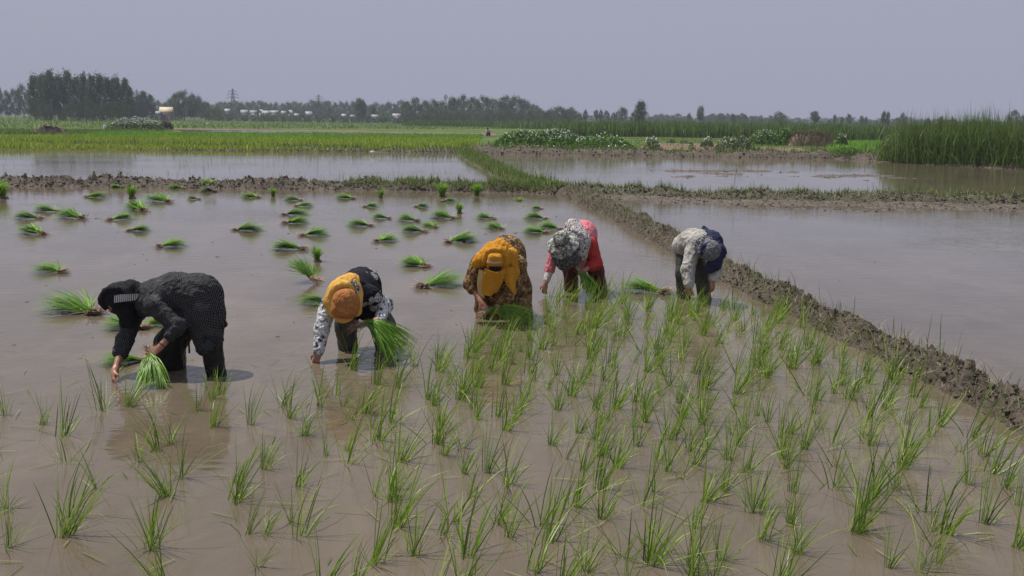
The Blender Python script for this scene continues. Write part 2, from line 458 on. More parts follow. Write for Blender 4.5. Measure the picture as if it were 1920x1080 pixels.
o, S = bund('mud_bund', L_LONG, lambda s: 0.29 + 0.17 * s, lambda s: 0.16 + 0.09 * s, 0.020, MAT_MUD,
            'long ridge of dug mud between the two near paddies', 0.075, 9.0, seed=1.0)
clods(9000, S, 0.0125, 1, MAT_MUD, o)
strands(5200, S, 0.10, 2, MAT_DRY, o, 'root_litter', 0.005, zmin=0.02)
strands(1100, S[:, S.shape[1] // 2:], 0.20, 3, MAT_GRASS, o, 'bund_grass', 0.007, zmin=-0.02, lean=(0, 0.7))
o, S = bund('mud_bund', L_LEFT, 0.95, 0.25, 0.05, MAT_MUD, 'cross bund of broken mud on the left, behind the seedling bundles', 0.13, 4.2, seed=5.0)
clods(6500, S, 0.026, 11, MAT_MUD, o)
right = S[S[..., 0] > -8].reshape(-1, 3)
strands(5200, right[right[:, 0] > -7 + 6 * rng.random(len(right))], 0.13, 12, MAT_GRASS, o, 'bund_grass', 0.018, zmin=0.05, lean=(0, 0.9))
strands(900, S, 0.16, 13, MAT_DRY, o, 'root_litter', 0.014, zmin=0.03)
o, S = bund('mud_bund', L_RIGHT, 0.85, 0.25, 0.05, MAT_MUDGRASS, 'cross bund with grass along its crest on the right', 0.11, 4.2, seed=9.0)
clods(5000, S, 0.024, 21, MAT_MUD, o)
crest = S[:, int(S.shape[1] * 0.45):].reshape(-1, 3)
strands(5200, crest, 0.14, 22, MAT_GRASS, o, 'bund_grass', 0.016, zmin=0.08, lean=(0, 0.8))
strands(1500, S, 0.18, 23, MAT_DRY, o, 'root_litter', 0.014, zmin=0.03)
o, S = bund('grassy_bund', L_BACK, lambda s: 0.62 + 0.12 * s, 0.24, 0.10, MAT_MUDGRASS, 'grass covered bund curving back between the far paddies', 0.07, 1.5, seed=13.0)
strands(9000, S, 0.18, 31, MAT_GRASS, o, 'bund_grass', 0.022, zmin=0.0, lean=(0, 0.9))
strands(420, S, 0.45, 32, MAT_GRASS, o, 'tall_grass', 0.014, zmin=0.05, lean=(0, 0.4), droop=(0, 0.7))
o, S = bund('mud_bank', L_BANKL, 1.1, 0.30, 0.25, MAT_MUDGRASS, 'low brown bank in front of the yellow green rice nursery', 0.10, 1.2, seed=17.0)
strands(6000, S, 0.22, 41, MAT_GRASS, o, 'bank_grass', 0.05, zmin=0.05, lean=(0, 0.8))
o, S = bund('mud_bank', L_BANKR, 1.25, 0.42, 0.22, MAT_MUD, 'brown mud bank behind the far right paddy', 0.14, 2.0, seed=21.0)
clods(3000, S, 0.045, 51, MAT_MUD, o)
strands(5000, S + [0, 0.5, 0], 0.24, 52, MAT_GRASS, o, 'bank_grass', 0.05, zmin=0.1, lean=(0, 0.8))

# mud flats that break the surface
def flat(x0, x1, y0, y1, nx, ny, zf, label):
    x = np.linspace(x0, x1, nx); y = np.linspace(y0, y1, ny)
    A, B = np.meshgrid(x, y, indexing='ij')
    Zf = zf(A, B)
    V = np.stack([A, B, Zf], -1)
    return obj('mud_flat', mesh('mud_flat', V, grid_faces(nx, ny), MAT_MUDFLAT, True), kind='structure', label=label), V

def zf1(A, B):
    d = np.interp(A, L_RIGHT[:, 0], L_RIGHT[:, 1]) - B          # metres in front of the right cross bund
    p = np.stack([A * 0.35, B * 0.8, 0 * A], -1)
    e = np.clip((A - 1.7 - (31.5 - B) * 0.11) / 0.6, 0, 1)       # fades into the long bund
    z = 0.045 - 0.030 * np.clip(d - 0.6, 0, 9) + 0.085 * fbm(p, 4) + 0.055 * fbm(p * 6, 4, billow=True)
    return np.where(d > 0, np.maximum(z, -0.2), -0.2) * e - 0.2 * (1 - e) + 0.0
o, S = flat(2.0, 19, 19.5, 31.2, 420, 360, zf1, 'strip of wet brown mud along the right cross bund')
clods(3000, S[S[..., 2] > 0.0], 0.022, 71, MAT_MUDFLAT, o)

def zf2(A, B):
    p = np.stack([A * 0.22, B * 0.55, 0 * A + 4], -1)
    e = np.exp(-((B - 46) / 8.0) ** 2) * np.clip((A - 2) / 5, 0, 1) * np.clip((24 - A) / 8, 0, 1)
    return -0.175 + 0.145 * e + 0.17 * fbm(p, 4) * e + 0.075 * fbm(p * 4.5, 4, billow=True)
o, S = flat(1.5, 26, 36, 62, 340, 360, zf2, 'brown mud streaks breaking the water of the far right paddy')
clods(500, S[S[..., 2] > 0.0], 0.022, 72, MAT_MUDFLAT, o)

# ------------------------------------------------------------------ stuff on the water
def scatter_flat(name, n, x0, x1, y0, y1, smin, smax, mat, label, seed, stretch=1.0):
    r = np.random.default_rng(seed)
    y = y0 * (y1 / y0) ** r.random(n)
    x = r.uniform(-0.56, 0.56, n) * y if x0 is None else r.uniform(x0, x1, n)
    keep = x < np.interp(y, L_LONG[::1, 1], L_LONG[:, 0]) - 0.4 if x0 is None else np.ones(n, bool)
    x, y = x[keep], y[keep]; n = len(x)
    s = r.uniform(smin, smax, n) * r.lognormal(0, 0.4, n)
    a = np.linspace(0, 2 * np.pi, 6, endpoint=False)
    rad = s[:, None] * r.uniform(0.35, 1.4, (n, 6))
    ring = np.stack([x[:, None] + rad * np.cos(a) * stretch, y[:, None] + rad * np.sin(a), np.full((n, 6), -0.012)], -1)
    top = np.stack([x + s * r.normal(0, 0.3, n), y + s * r.normal(0, 0.3, n), s * r.uniform(0.15, 0.4, n)], -1)[:, None]
    v = np.concatenate([ring, top], 1)
    f = (np.arange(n) * 7)[:, None, None] + np.array([[k, (k + 1) % 6, 6] for k in range(6)])[None]
    obj(name, mesh(name, v, f.reshape(-1, 3), mat), kind='stuff', label=label)

scatter_flat('floating_clods', 300, None, None, 9.0, 29, 0.014, 0.040, MAT_MUD, 'small dark clods dotted over the near paddy water', 61, 1.5)
scatter_flat('floating_clods', 90, 3.6, 12, 9, 20, 0.008, 0.022, MAT_MUDFLAT, 'small pale flecks floating on the empty paddy', 62, 1.8)
r = np.random.default_rng(63)
n = 320
yy = r.uniform(4.5, 10.5, n); xx = r.uniform(-0.55, 0.5, n) * yy
k = xx < 3.2
v, f = blades(np.stack([xx, yy, np.full(n, 0.012)], 1)[k], r.uniform(0.1, 0.3, n)[k], 0.007, r.uniform(0, 6.28, n)[k], 1.53, r.uniform(-0.02, 0.03, n)[k], 3)
obj('floating_leaves', mesh('floating_leaves', v, f, leafmat('pale_leaf', (0.16, 0.22, 0.04), (0.30, 0.30, 0.09), 0.3)), kind='stuff',
    label='loose pale rice leaves floating between the planted clumps')
n = 520
yy = r.uniform(36, 62, n); xx = r.uniform(-34, -1.5, n)
k = (xx < -1.5 - (yy - 36) * 0.05)
v, f = blades(np.stack([xx, yy, np.full(n, -0.01)], 1)[k], r.uniform(0.08, 0.38, n)[k], 0.012, r.uniform(0, 6.28, n)[k], r.uniform(0, 0.6, n)[k], 0.4, 2)
obj('sparse_shoots', mesh('sparse_shoots', v, f, MAT_GRASS), kind='stuff', label='scattered thin dark shoots standing in the far left paddy')

# ------------------------------------------------------------------ planted rice
def rice_clump_mesh(seed):
    r = np.random.default_rng(seed)
    n = int(r.integers(13, 30))
    root = np.stack([r.normal(0, 0.018, n), r.normal(0, 0.018, n), np.full(n, -0.04)], 1)
    L = r.uniform(0.20, 0.54, n)
    wind = r.normal(0.25, 0.5, n)                        # most blades lean to the right of the view
    az = np.where(r.random(n) < 0.68, wind, r.uniform(0, 6.28, n))
    lean = np.abs(r.normal(0.34, 0.28, n))
    droop = np.where(r.random(n) < 0.22, r.uniform(0.9, 2.0, n), r.uniform(-0.1, 0.75, n))
    v, f = blades(root, L, r.uniform(0.0045, 0.0088, n), az, lean, droop, 5, face=r.uniform(-0.9, 0.9, n))
    v[:, 2] = np.maximum(v[:, 2], 0.008 * (v[:, 2] > -0.039) - 0.04 * (v[:, 2] <= -0.039))
    return mesh('rice_clump', v, f, MAT_RICE), v, f
RICE = [rice_clump_mesh(200 + k) for k in range(36)]

EDGE = np.array([(-200, 765), (60, 745), (140, 742), (300, 752), (420, 728), (560, 726), (640, 692), (760, 690), (850, 652), (930, 628),
                 (1010, 592), (1030, 556), (1150, 556), (1250, 572), (1370, 566), (1440, 580), (2000, 900)], float)
def pix(p):
    d = np.asarray(p, float) - CAMP
    z = d @ fwd
    return 960 + FPX * (d @ cam_r) / z, 540 - FPX * (d @ cam_u) / z

r = np.random.default_rng(77)
spots = []
for i in range(-4, 60):
    for j in range(-40, 40):
        x = j * 0.30 + (i % 2) * 0.13 + 0.045 * i; y = 4.35 + i * 0.285
        x += r.normal(0, 0.085); y += r.normal(0, 0.085)
        px, py = pix((x, y, 0))
        if not (-60 < px < 1990 and py < 1130): continue
        if py < np.interp(px, EDGE[:, 0], EDGE[:, 1]) + r.normal(0, 5): continue
        if x > np.interp(y, L_LONG[:, 1], L_LONG[:, 0]) - 0.26 - 0.12 * r.random(): continue
        if r.random() < np.interp(px, [0, 450, 800], [0.60, 0.50, 0.12]): continue
        spots.append((x, y))
spots.sort(key=lambda p: p[1])
def clump_turn(x, y): return float(r.normal(0, 0.6) + (2.6 if pix((x, y, 0))[0] < 330 and r.random() < 0.6 else 0))
for i, (x, y) in enumerate(spots[:300]):
    obj('rice_clump', RICE[(i * 11) % 36][0], loc=(x, y, 0), rotz=clump_turn(x, y), scale=float(r.uniform(0.62, 1.12)),
        label='small clump of young green rice planted upright in the muddy water', cat='rice plant', group='rice clumps planted in rows in front of the workers')
mb = MB()
for i, (x, y) in enumerate(spots[300:]):
    _, v, f = RICE[(i * 11) % 36]; a = clump_turn(x, y); q = r.uniform(0.62, 1.12)
    R = np.array([[math.cos(a), -math.sin(a), 0], [math.sin(a), math.cos(a), 0], [0, 0, 1]])
    mb.add((v * q) @ R.T + [x, y, 0], f)
if mb.n: obj('rice_rows', mb.mesh('rice_rows', MAT_RICE), kind='stuff', label='farther rows of planted rice close to the workers')
print('rice clumps', len(spots))

# ------------------------------------------------------------------ bundles of seedlings
def bundle_meshes(seed, n=110, spread=0.42, arch=0.75, length=0.46, upright=False, wd=0.010):
    "root end at the origin, leaves fanning out along +X"
    r = np.random.default_rng(seed)
    if upright:
        az = r.uniform(0, 6.28, n); lean = np.abs(r.normal(0.30, 0.22, n)); droop = r.uniform(0.2, 1.5, n)
        root = np.stack([r.normal(0, 0.03, n), r.normal(0, 0.03, n), np.full(n, 0.05)], 1)
    else:
        az = r.normal(0, spread, n); lean = np.clip(r.normal(1.20, 0.22, n), 0.3, 1.5); droop = r.uniform(0.15, 0.25 + 0.5 * arch, n)
        root = np.stack([0.06 + r.uniform(-0.02, 0.03, n), r.normal(0, 0.035, n), 0.03 + np.abs(r.normal(0, 0.02, n))], 1)
    v, f = blades(root, length * (r.uniform(0.55, 1.0, n) if upright else r.uniform(0.70, 1.0, n)), r.uniform(0.8, 1.3, n) * wd, az, lean, droop, 5, face=az + np.pi / 2 + r.normal(0, 0.5, n))
    v[:, 2] = np.maximum(v[:, 2], 0.004 + 0.01 * rng.random(len(v)))
    leaves = mesh('leaves', v, f, MAT_RICE_BUNDLE)
    m = 130
    rt = np.stack([r.normal(0.03, 0.03, m), r.normal(0, 0.045, m), np.abs(r.normal(0.035, 0.025, m))], 1)
    a2 = np.pi + r.normal(0, 0.6, m)
    v, f = blades(rt, r.uniform(0.06, 0.19, m), r.uniform(0.010, 0.020, m), a2 if not upright else r.uniform(0, 6.28, m),
                  r.uniform(0.8, 1.6, m) if not upright else r.uniform(1.7, 2.6, m), r.uniform(0, 0.7, m), 3)
    v[:, 2] = np.maximum(v[:, 2], -0.015)
    roots = mesh('roots', v, f, MAT_ROOT)
    return leaves, roots
LYING = [bundle_meshes(300 + k, 220, 0.30 + 0.06 * (k % 4), 0.6 + 0.2 * (k % 3), 0.50 + 0.05 * (k % 3), wd=0.011) for k in range(8)]
LYING_FAR = [bundle_meshes(320 + k, 200, 0.30 + 0.06 * (k % 4), 0.6 + 0.2 * (k % 3), 0.50 + 0.05 * (k % 3), wd=0.021) for k in range(8)]
UP = [bundle_meshes(330 + k, 150, upright=True, length=0.46, wd=0.018) for k in range(3)]

def bundle(px, py, ang, label, size=1.0, kind='lie', z=0.0, group='rice seedling bundles strewn on the water', var=None):
    "(px, py): the root end in the photograph; ang: direction of the leaves on the ground, 0 = right, 90 = away"
    p = gp(px, py, z)
    k = int(px * 7 + py) if var is None else var
    lv, rt = (UP[k % 3] if kind == 'up' else (LYING_FAR if p[1] > 15 else LYING)[k % 8])
    e = obj('seedling_bundle', None, loc=p, rotz=math.radians(ang), scale=np.array([1, 1, 1.0 if kind == 'up' else 0.56]) * size * (1.12 if p[1] > 15 else 1.0), label=label, cat='seedling bundle', group=group)
    e.rotation_euler.z += 0.35 * math.sin(px * 1.7 + py); e.empty_display_size = 0.1
    obj('leaves', lv, e); obj('roots', rt, e)
    return e

BUNDLES = [
 (4, 372, 60, 'seedling bundle standing upright, cut off by the left edge of the picture', 1.1, 'up'),
 (119, 349, 200, 'small seedling bundle drooping left at the foot of the left bund, leftmost one there', 0.9, 'lie'),
 (163, 370, 5, 'flat seedling bundle with roots to its left, near the bund left of the pile', 1.0, 'lie'),
 (229, 352, 180, 'pale little seedling bundle touching the bund just left of the tall pile', 0.7, 'lie'),
 (247, 372, 90, 'dark seedling bundle standing upright behind the pile near the left bund', 0.85, 'up'),
 (268, 396, 140, 'large dark seedling bundle with roots down right, front of the tall pile near the bund', 1.25, 'lie'),
 (316, 379, 180, 'wide seedling bundle lying right of the tall pile with roots at its right end', 1.25, 'lie'),
 (344, 354, 180, 'small seedling bundle by the bund, between the pile and the one on the bund', 0.75, 'lie'),
 (403, 360, 200, 'seedling bundle in the water just below the one set on the bund', 0.8, 'lie'),
 (373, 374, 180, 'thin flat wisp of seedlings behind the leftmost worker, near the bund', 0.6, 'lie'),
 (74, 410, 182, 'flat seedling bundle leftmost of the group of three at far left', 1.0, 'lie'),
 (107, 397, 178, 'seedling bundle rearmost of the group of three at far left', 0.9, 'lie'),
 (153, 410, 180, 'seedling bundle rightmost of the group of three at far left, roots to the right', 1.1, 'lie'),
 (80, 440, 176, 'single flat seedling bundle in front of the group of three at far left', 1.0, 'lie'),
 (205, 413, 2, 'seedling bundle with roots left, rear of the pair in front of the tall pile', 0.95, 'lie'),
 (243, 433, 20, 'seedling bundle with round brown roots, front of the pair before the tall pile', 0.8, 'lie'),
 (300, 463, 35, 'lone seedling bundle between the leftmost worker and the tall pile', 0.85, 'lie'),
 (484, 371, 180, 'seedling bundle with roots right, left of the small upright tuft near the bund', 0.9, 'lie'),
 (512, 368, 90, 'small round tuft of seedlings standing upright near the left bund', 0.55, 'up'),
 (563, 376, 180, 'seedling bundle just right of the small upright tuft', 0.75, 'lie'),
 (556, 387, 0, 'rearmost of the three overlapping seedling bundles in mid paddy', 0.8, 'lie'),
 (534, 403, 8, 'middle one of the three overlapping seedling bundles in mid paddy', 0.95, 'lie'),
 (536, 419, 14, 'front one of the three overlapping seedling bundles, brown roots to the left', 1.0, 'lie'),
 (443, 432, 0, 'long flat seedling bundle with pale roots left, behind the gap between the two left workers', 0.95, 'lie'),
 (568, 442, 12, 'seedling bundle leaning up right in front of the three overlapping ones', 0.85, 'lie'),
 (662, 373, 180, 'seedling bundle with roots right, alone right of the three overlapping ones near the bund', 0.9, 'lie'),
 (568, 468, 170, 'pointed seedling bundle with roots right, behind the large splayed one', 0.95, 'lie'),
 (594, 490, 90, 'short tuft of seedlings on brown roots right behind the large splayed one', 0.55, 'up'),
 (590, 530, 165, 'large dark splayed seedling bundle standing up left of the worker in the orange head cloth', 1.05, 'big'),
 (622, 566, 200, 'seedling bundle half hidden behind the shoulder of the worker in the orange head cloth', 0.9, 'lie'),
 (714, 371, 90, 'upright tuft of seedlings near the bund, behind the worker in the orange head cloth', 0.6, 'up'),
 (684, 388, 355, 'seedling bundle with roots left, second row from the bund in mid paddy', 0.75, 'lie'),
 (729, 410, 180, 'small flat seedling bundle beside a thin wisp in mid paddy', 0.7, 'lie'),
 (694, 424, 178, 'low seedling bundle left of the thin wisp, roots to the right', 0.85, 'lie'),
 (780, 388, 350, 'small seedling bundle with roots left below the tall upright sheaf', 0.75, 'lie'),
 (830, 378, 5, 'flat dark seedling bundle at the foot of the tall upright sheaf', 0.7, 'lie'),
 (861, 400, 90, 'bushy little seedling bundle right of the tall upright sheaf', 0.6, 'up'),
 (782, 415, 178, 'rear left bundle of the cluster of four behind the worker in mustard yellow', 0.85, 'lie'),
 (848, 410, 180, 'right hand bundle of the cluster of four behind the worker in mustard yellow', 0.95, 'lie'),
 (795, 435, 178, 'front left bundle of the cluster of four behind the worker in mustard yellow', 0.9, 'lie'),
 (816, 427, 165, 'front right bundle with brown roots of the cluster of four', 0.7, 'lie'),
 (706, 453, 18, 'seedling bundle leaning right with roots left, behind the orange head cloth worker', 0.8, 'lie'),
 (842, 455, 8, 'seedling bundle with brown roots left, just behind the worker in mustard yellow', 0.95, 'lie'),
 (798, 500, 150, 'upright leaning seedling bundle midway between the orange and the mustard workers', 0.85, 'lie'),
 (793, 539, 18, 'big seedling bundle with thick brown roots, left of the worker in mustard yellow', 1.15, 'lie'),
 (829, 369, 90, 'tall sheaf of seedlings standing upright against the cross bund', 0.95, 'up'),
 (894, 367, 90, 'pale yellow green sheaf of seedlings standing upright by the bund, below the grassy bund', 0.85, 'up'),
 (975, 377, 120, 'tiny seedling bundle with red brown roots near the bund junction', 0.5, 'lie'),
 (1016, 392, 178, 'small seedling bundle rearmost in the row behind the hat worker', 0.55, 'lie'),
 (1022, 411, 180, 'seedling bundle with brown roots right, behind the hat worker', 0.85, 'lie'),
 (925, 411, 180, 'seedling bundle with pale roots right, above the mustard head scarf', 0.85, 'lie'),
 (940, 430, 160, 'bushy seedling bundle with brown roots right above the mustard head scarf', 0.7, 'lie'),
 (1022, 437, 178, 'seedling bundle left of the camouflage hat, left one of two', 0.85, 'lie'),
 (1050, 431, 176, 'seedling bundle touching the camouflage hat, right one of two', 0.85, 'lie'),
 (116, 511, 190, 'lone seedling bundle at far left between the group of three and the large one', 0.95, 'lie'),
 (178, 588, 180, 'large seedling bundle with trailing roots, left of the leftmost worker', 1.25, 'lie'),
 (266, 616, 172, 'seedling bundle with pale roots, behind the arms of the leftmost worker', 0.9, 'lie'),
 (262, 612, 8, 'seedling bundle pointing right, under the chest of the leftmost worker', 0.75, 'lie'),
 (272, 676, 195, 'dark seedling bundle lying behind the held one of the leftmost worker', 0.75, 'lie'),
 (1246, 550, 176, 'long flat seedling bundle lying between the two rightmost workers', 1.25, 'lie'),
]
for b in BUNDLES:
    kind = b[5]
    e = bundle(b[0], b[1], b[2], b[3], b[4], 'lie' if kind == 'big' else kind)
    if kind == 'big':
        lv, rt = bundle_meshes(360, 190, 0.55, 0.9, 0.46)
        e.children[0].data = lv; e.rotation_euler = (0, -0.55, math.radians(b[2])); e.location.z = 0.02
bundle(398, 345, 150, 'seedling bundle set on top of the left mud bund', 0.85, 'lie', 0.26)

# ------------------------------------------------------------------ far land: nursery, channel, reeds, weeds
def tri_field(name, poly_pix, n, h, w, mat, label, seed, z=0.14, hvar=0.3, lean=0.4, seg=2, zhump=None):
    "blades spread evenly over a patch of ground given by its corners"
    r = np.random.default_rng(seed)
    c = np.array([gp(x, y, z)[:2] for x, y in poly_pix])
    u = r.random(n)[:, None]; v = r.random(n)[:, None]
    p = (c[0] * (1 - u) + c[1] * u) * (1 - v) + (c[3] * (1 - u) + c[2] * u) * v
    zz = np.full(n, z) if zhump is None else z + zhump(u[:, 0], v[:, 0])
    hh = h * (1 + hvar * r.normal(size=n)) * (1 + 0.5 * fbm(np.stack([p[:, 0] * 0.25, p[:, 1] * 0.25, zz], -1), 3))
    V, F = blades(np.column_stack([p, zz - 0.05]), np.maximum(hh, 0.05), w, r.uniform(0, 6.28, n), np.abs(r.normal(0, lean, n)), r.uniform(0, 0.8, n), seg)
    return obj(name, mesh(name, V, F, mat), kind='stuff', label=label), np.column_stack([p, zz + hh * 0.8])

tri_field('rice_nursery', [(-60, 277), (890, 282.5), (900, 262), (-60, 255)], 52000, 0.30, 0.055, MAT_NURSERY_Y, 'yellow green rice nursery bed behind the far left paddy', 401)
tri_field('rice_nursery', [(120, 258), (905, 263), (905, 253.5), (200, 249)], 26000, 0.30, 0.08, MAT_NURSERY_G, 'bright green strip of rice nursery in front of the channel', 402)
tri_field('meadow_grass', [(-60, 252), (130, 253), (330, 246), (-60, 243)], 9000, 0.35, 0.09, MAT_GRASS, 'rough dull grass behind the nursery at far left', 403)
tri_field('meadow_grass', [(-60, 240), (940, 243), (1100, 231), (-60, 219)], 26000, 0.5, 0.16, MAT_GRASS, 'long meadow grass in front of the village', 404, lean=0.5)
tri_field('meadow_grass', [(930, 286), (1700, 297), (1660, 262), (1000, 255)], 15000, 0.20, 0.06, MAT_GRASS, 'short grass on the land behind the far right paddy', 405)
tri_field('rice_nursery', [(1545, 283), (1690, 285), (1690, 265), (1560, 265)], 5000, 0.30, 0.06, MAT_NURSERY_G, 'bright green patch of young rice beside the reed bed', 406)

cp = [gp(x, y, 0.14) for x, y in [(330, 243.5), (480, 245.5), (720, 250), (906, 255), (906, 258.5), (700, 255), (450, 249.5), (345, 247)]]
obj('channel_water', mesh('channel_water', np.array(cp) + [0, 0, 0.06], np.array([np.arange(8)]), MAT_WATER), kind='structure', label='narrow strip of water behind the rice nursery')
def bare(name, pixs, label, mat, z=0.2):
    p = np.array([gp(x, y, z) for x, y in pixs])
    obj(name, mesh(name, p, np.array([np.arange(len(p))]), mat), kind='structure', label=label)
MAT_SOIL = std('bare_soil', (0.13, 0.085, 0.06), (0.24, 0.16, 0.115), 0.5, 0.9, 0.05, 3, space='World')
bare('bare_soil', [(300, 240), (930, 250), (930, 254.5), (720, 249.5), (480, 245), (310, 243)], 'brown soil strip along the far side of the channel', MAT_SOIL)
bare('bare_soil', [(1175, 280), (1400, 283), (1400, 270), (1230, 268)], 'reddish bare plot among the weeds behind the far right paddy', MAT_SOIL, 0.22)
bare('bare_soil', [(1410, 287), (1530, 288), (1500, 277), (1430, 276)], 'reddish bare plot in front of the brush heap', MAT_SOIL, 0.22)

# reeds
def reeds(name, line_pix, depth, n, hmin, hmax, w, mat, label, seed, z=0.14, seg=3, lean=0.10, rise=0.0):
    r = np.random.default_rng(seed)
    c, s = resample(line(line_pix, z), 0.5)
    i = r.integers(0, len(c), n)
    off = depth * r.random(n) ** 1.4
    p = c[i] + np.stack([r.normal(0, 0.5, n), 0 * off], 1)
    p = p * (1 + off / np.linalg.norm(p, axis=1))[:, None]
    clump = fbm(np.stack([p[:, 0] * 0.35, p[:, 1] * 0.35, 0 * off], -1), 3)
    h = (hmin + (hmax - hmin) * r.random(n)) * (1 + 0.55 * clump) * np.clip(0.45 + (i / len(c)) * 9 + 0.15 * r.normal(size=n), 0.3, 1)
    V, F = blades(np.column_stack([p, z - 0.1 + rise * r.random(n)]), h, w * r.uniform(0.7, 1.3, n), r.uniform(0, 6.28, n), np.abs(r.normal(0, lean, n)),
                  np.where(r.random(n) < 0.25, r.uniform(0.8, 1.8, n), r.uniform(0, 0.5, n)), seg, face=r.normal(0, 0.8, n))
    return obj(name, mesh(name, V, F, mat), kind='stuff', label=label)
NEARREED = [(1676, 300), (1760, 304), (1920, 312), (2080, 322), (2300, 336)]
reeds('reed_bed', NEARREED, 10.0, 21000, 1.6, 2.95, 0.036, MAT_REED, 'tall dark green reed bed at the right edge behind the far paddy', 411)
reeds('reed_bed_stalks', NEARREED, 8.0, 420, 2.6, 3.6, 0.035, MAT_REED, 'thin reed stalks standing above the reed bed at right', 412, lean=0.05)
reeds('reed_leaves', NEARREED, 7.0, 12000, 0.5, 1.0, 0.05, MAT_REED, 'arching leaves inside the tall reed bed', 417, lean=0.7, rise=1.6)
reeds('reed_leaves', NEARREED, 3.0, 4000, 0.4, 0.9, 0.05, MAT_REEDLOW, 'paler arching leaves along the front of the reed bed', 418, lean=0.7, rise=1.1)
reeds('reed_foot_grass', NEARREED, 1.6, 5200, 0.5, 1.5, 0.04, MAT_REEDLOW, 'lighter green grass along the foot of the reed bed', 413, lean=0.3)
reeds('reed_belt', [(1040, 255), (1200, 257), (1400, 260), (1560, 263), (1700, 266)], 14.0, 9000, 1.5, 2.5, 0.10, MAT_REED, 'long belt of green reeds in the middle distance at right', 414)
reeds('reed_belt', [(940, 241), (1100, 244), (1300, 246), (1500, 248), (1760, 252)], 30.0, 9000, 1.8, 2.9, 0.16, MAT_REED, 'far belt of reeds in front of the right hand trees', 415)
reeds('reed_belt', [(760, 236), (880, 238), (1000, 240), (1080, 241)], 25.0, 5000, 1.0, 2.4, 0.16, MAT_REEDLOW, 'yellowish reed belt behind the far worker', 416)

# leafy mounds
def leaf_mound(n, rx, ry, h, size, seed, flat=0.0):
    "leaf quads over and inside a low mound"
    r = np.random.default_rng(seed)
    a = r.uniform(0, 6.28, n); q = np.sqrt(r.random(n))
    x, y = rx * q * np.cos(a), ry * q * np.sin(a)
    lump = 1 + 0.45 * fbm(np.stack([x * 1.1 / max(rx, 1), y * 1.1 / max(ry, 1), 0 * x + seed], -1) * 2.2, 3)
    z = h * (1 - q ** 2.6) * lump * r.random(n) ** 0.35
    c = np.stack([x, y, z + 0.05], 1)
    d1 = r.normal(size=(n, 3)); d1 /= np.linalg.norm(d1, axis=1)[:, None]
    d2 = np.cross(d1, r.normal(size=(n, 3)) + [0, 0, 1.0]); d2 /= np.linalg.norm(d2, axis=1)[:, None] + 1e-9
    s = size * r.uniform(0.6, 1.4, n)[:, None]
    v = np.stack([c - d1 * s, c + d2 * s * 0.55, c + d1 * s, c - d2 * s * 0.55], 1)
    f = np.arange(4 * n).reshape(n, 4)
    return v.reshape(-1, 3), f, c

def shrub(px, py, wpx, hpx, label, name='shrub', mat=None, n=900, flowers=0, cat='shrub', depth=0.7, leaf=None, seed=None, group=None, z=0.14):
    p = gp(px, py, z); s = p[1] / FPX
    rx, h = wpx * s / 2, hpx * s
    seed = int(px * 3 + py) if seed is None else seed
    v, f, c = leaf_mound(n, rx, rx * depth, h, leaf or max(0.06, 0.05 * h + 0.9 * s), seed)
    e = obj(name, None, loc=p, label=label, cat=cat, group=group)
    obj('foliage', mesh('foliage', v, f, mat or MAT_WEED), e)
    mb = MB(); r = np.random.default_rng(seed + 1)
    for k in range(7):
        a = r.uniform(0, 6.28); q = r.uniform(0.1, 0.6)
        mb.tube([(0.3 * q * rx * math.cos(a), 0.3 * q * rx * depth * math.sin(a), -0.1), (q * rx * math.cos(a), q * rx * depth * math.sin(a), h * 0.7)], [0.03, 0.01], 5)
    obj('stems', mb.mesh('stems', MAT_BARK), e)
    if flowers:
        top = c[c[:, 2] > np.quantile(c[:, 2], 0.55)]
        r = np.random.default_rng(seed + 2)
        q = top[r.integers(0, len(top), flowers)] + r.normal(0, 0.05, (flowers, 3)) + [0, 0, 0.1]
        fs = max(0.06, 0.95 * s) * r.uniform(0.6, 1.3, flowers)[:, None]
        a = r.normal(size=(flowers, 3)); a /= np.linalg.norm(a, axis=1)[:, None]
        b = np.cross(a, [0, 0.3, 1.0]); b /= np.linalg.norm(b, axis=1)[:, None] + 1e-9
        cc = np.cross(a, b)
        vv = np.stack([q - b * fs, q + cc * fs, q + b * fs, q - cc * fs, q + a * fs * 0.7], 1).reshape(-1, 3)
        ff = (np.arange(flowers) * 5)[:, None, None] + np.array([[0, 1, 4], [1, 2, 4], [2, 3, 4], [3, 0, 4]])[None]
        obj('flowers', mesh('flowers', vv, ff.reshape(-1, 3), MAT_FLOWER), e)
    return e

shrub(1020, 279, 215, 33, 'wide green mound of weeds topped with white flowers behind the right far paddy', 'weed_mound', MAT_WEED, 5200, 700, 'weeds', 0.35)
shrub(1130, 282, 130, 26, 'lower right shoulder of the flowering weeds, with grey green leaves', 'weed_mound', MAT_WEED, 2200, 130, 'weeds', 0.4)
shrub(990, 284, 150, 9, 'strip of grey green broad leaved plants at the foot of the flowering weeds', 'leafy_plant', MAT_BROADLEAF, 1300, 40, 'plant', 0.25)
shrub(1160, 286, 90, 11, 'grey green broad leaved plants at the right foot of the flowering weeds', 'leafy_plant', MAT_BROADLEAF, 800, 20, 'plant', 0.3)
shrub(1222, 283, 34, 24, 'single tall leafy plant with pale flowers right of the flowering weeds', 'leafy_plant', MAT_BROADLEAF, 420, 30, 'plant')
shrub(1258, 270, 18, 9, 'small round dark plant, left one on the reddish bare plot', 'leafy_plant', MAT_BROADLEAF, 200, 0, 'plant')
shrub(1284, 271, 24, 8, 'low round plant, middle one on the reddish bare plot', 'leafy_plant', MAT_BROADLEAF, 200, 0, 'plant')
shrub(1296, 282, 12, 13, 'small upright plant in front of the reddish bare plot', 'leafy_plant', MAT_BROADLEAF, 150, 0, 'plant')
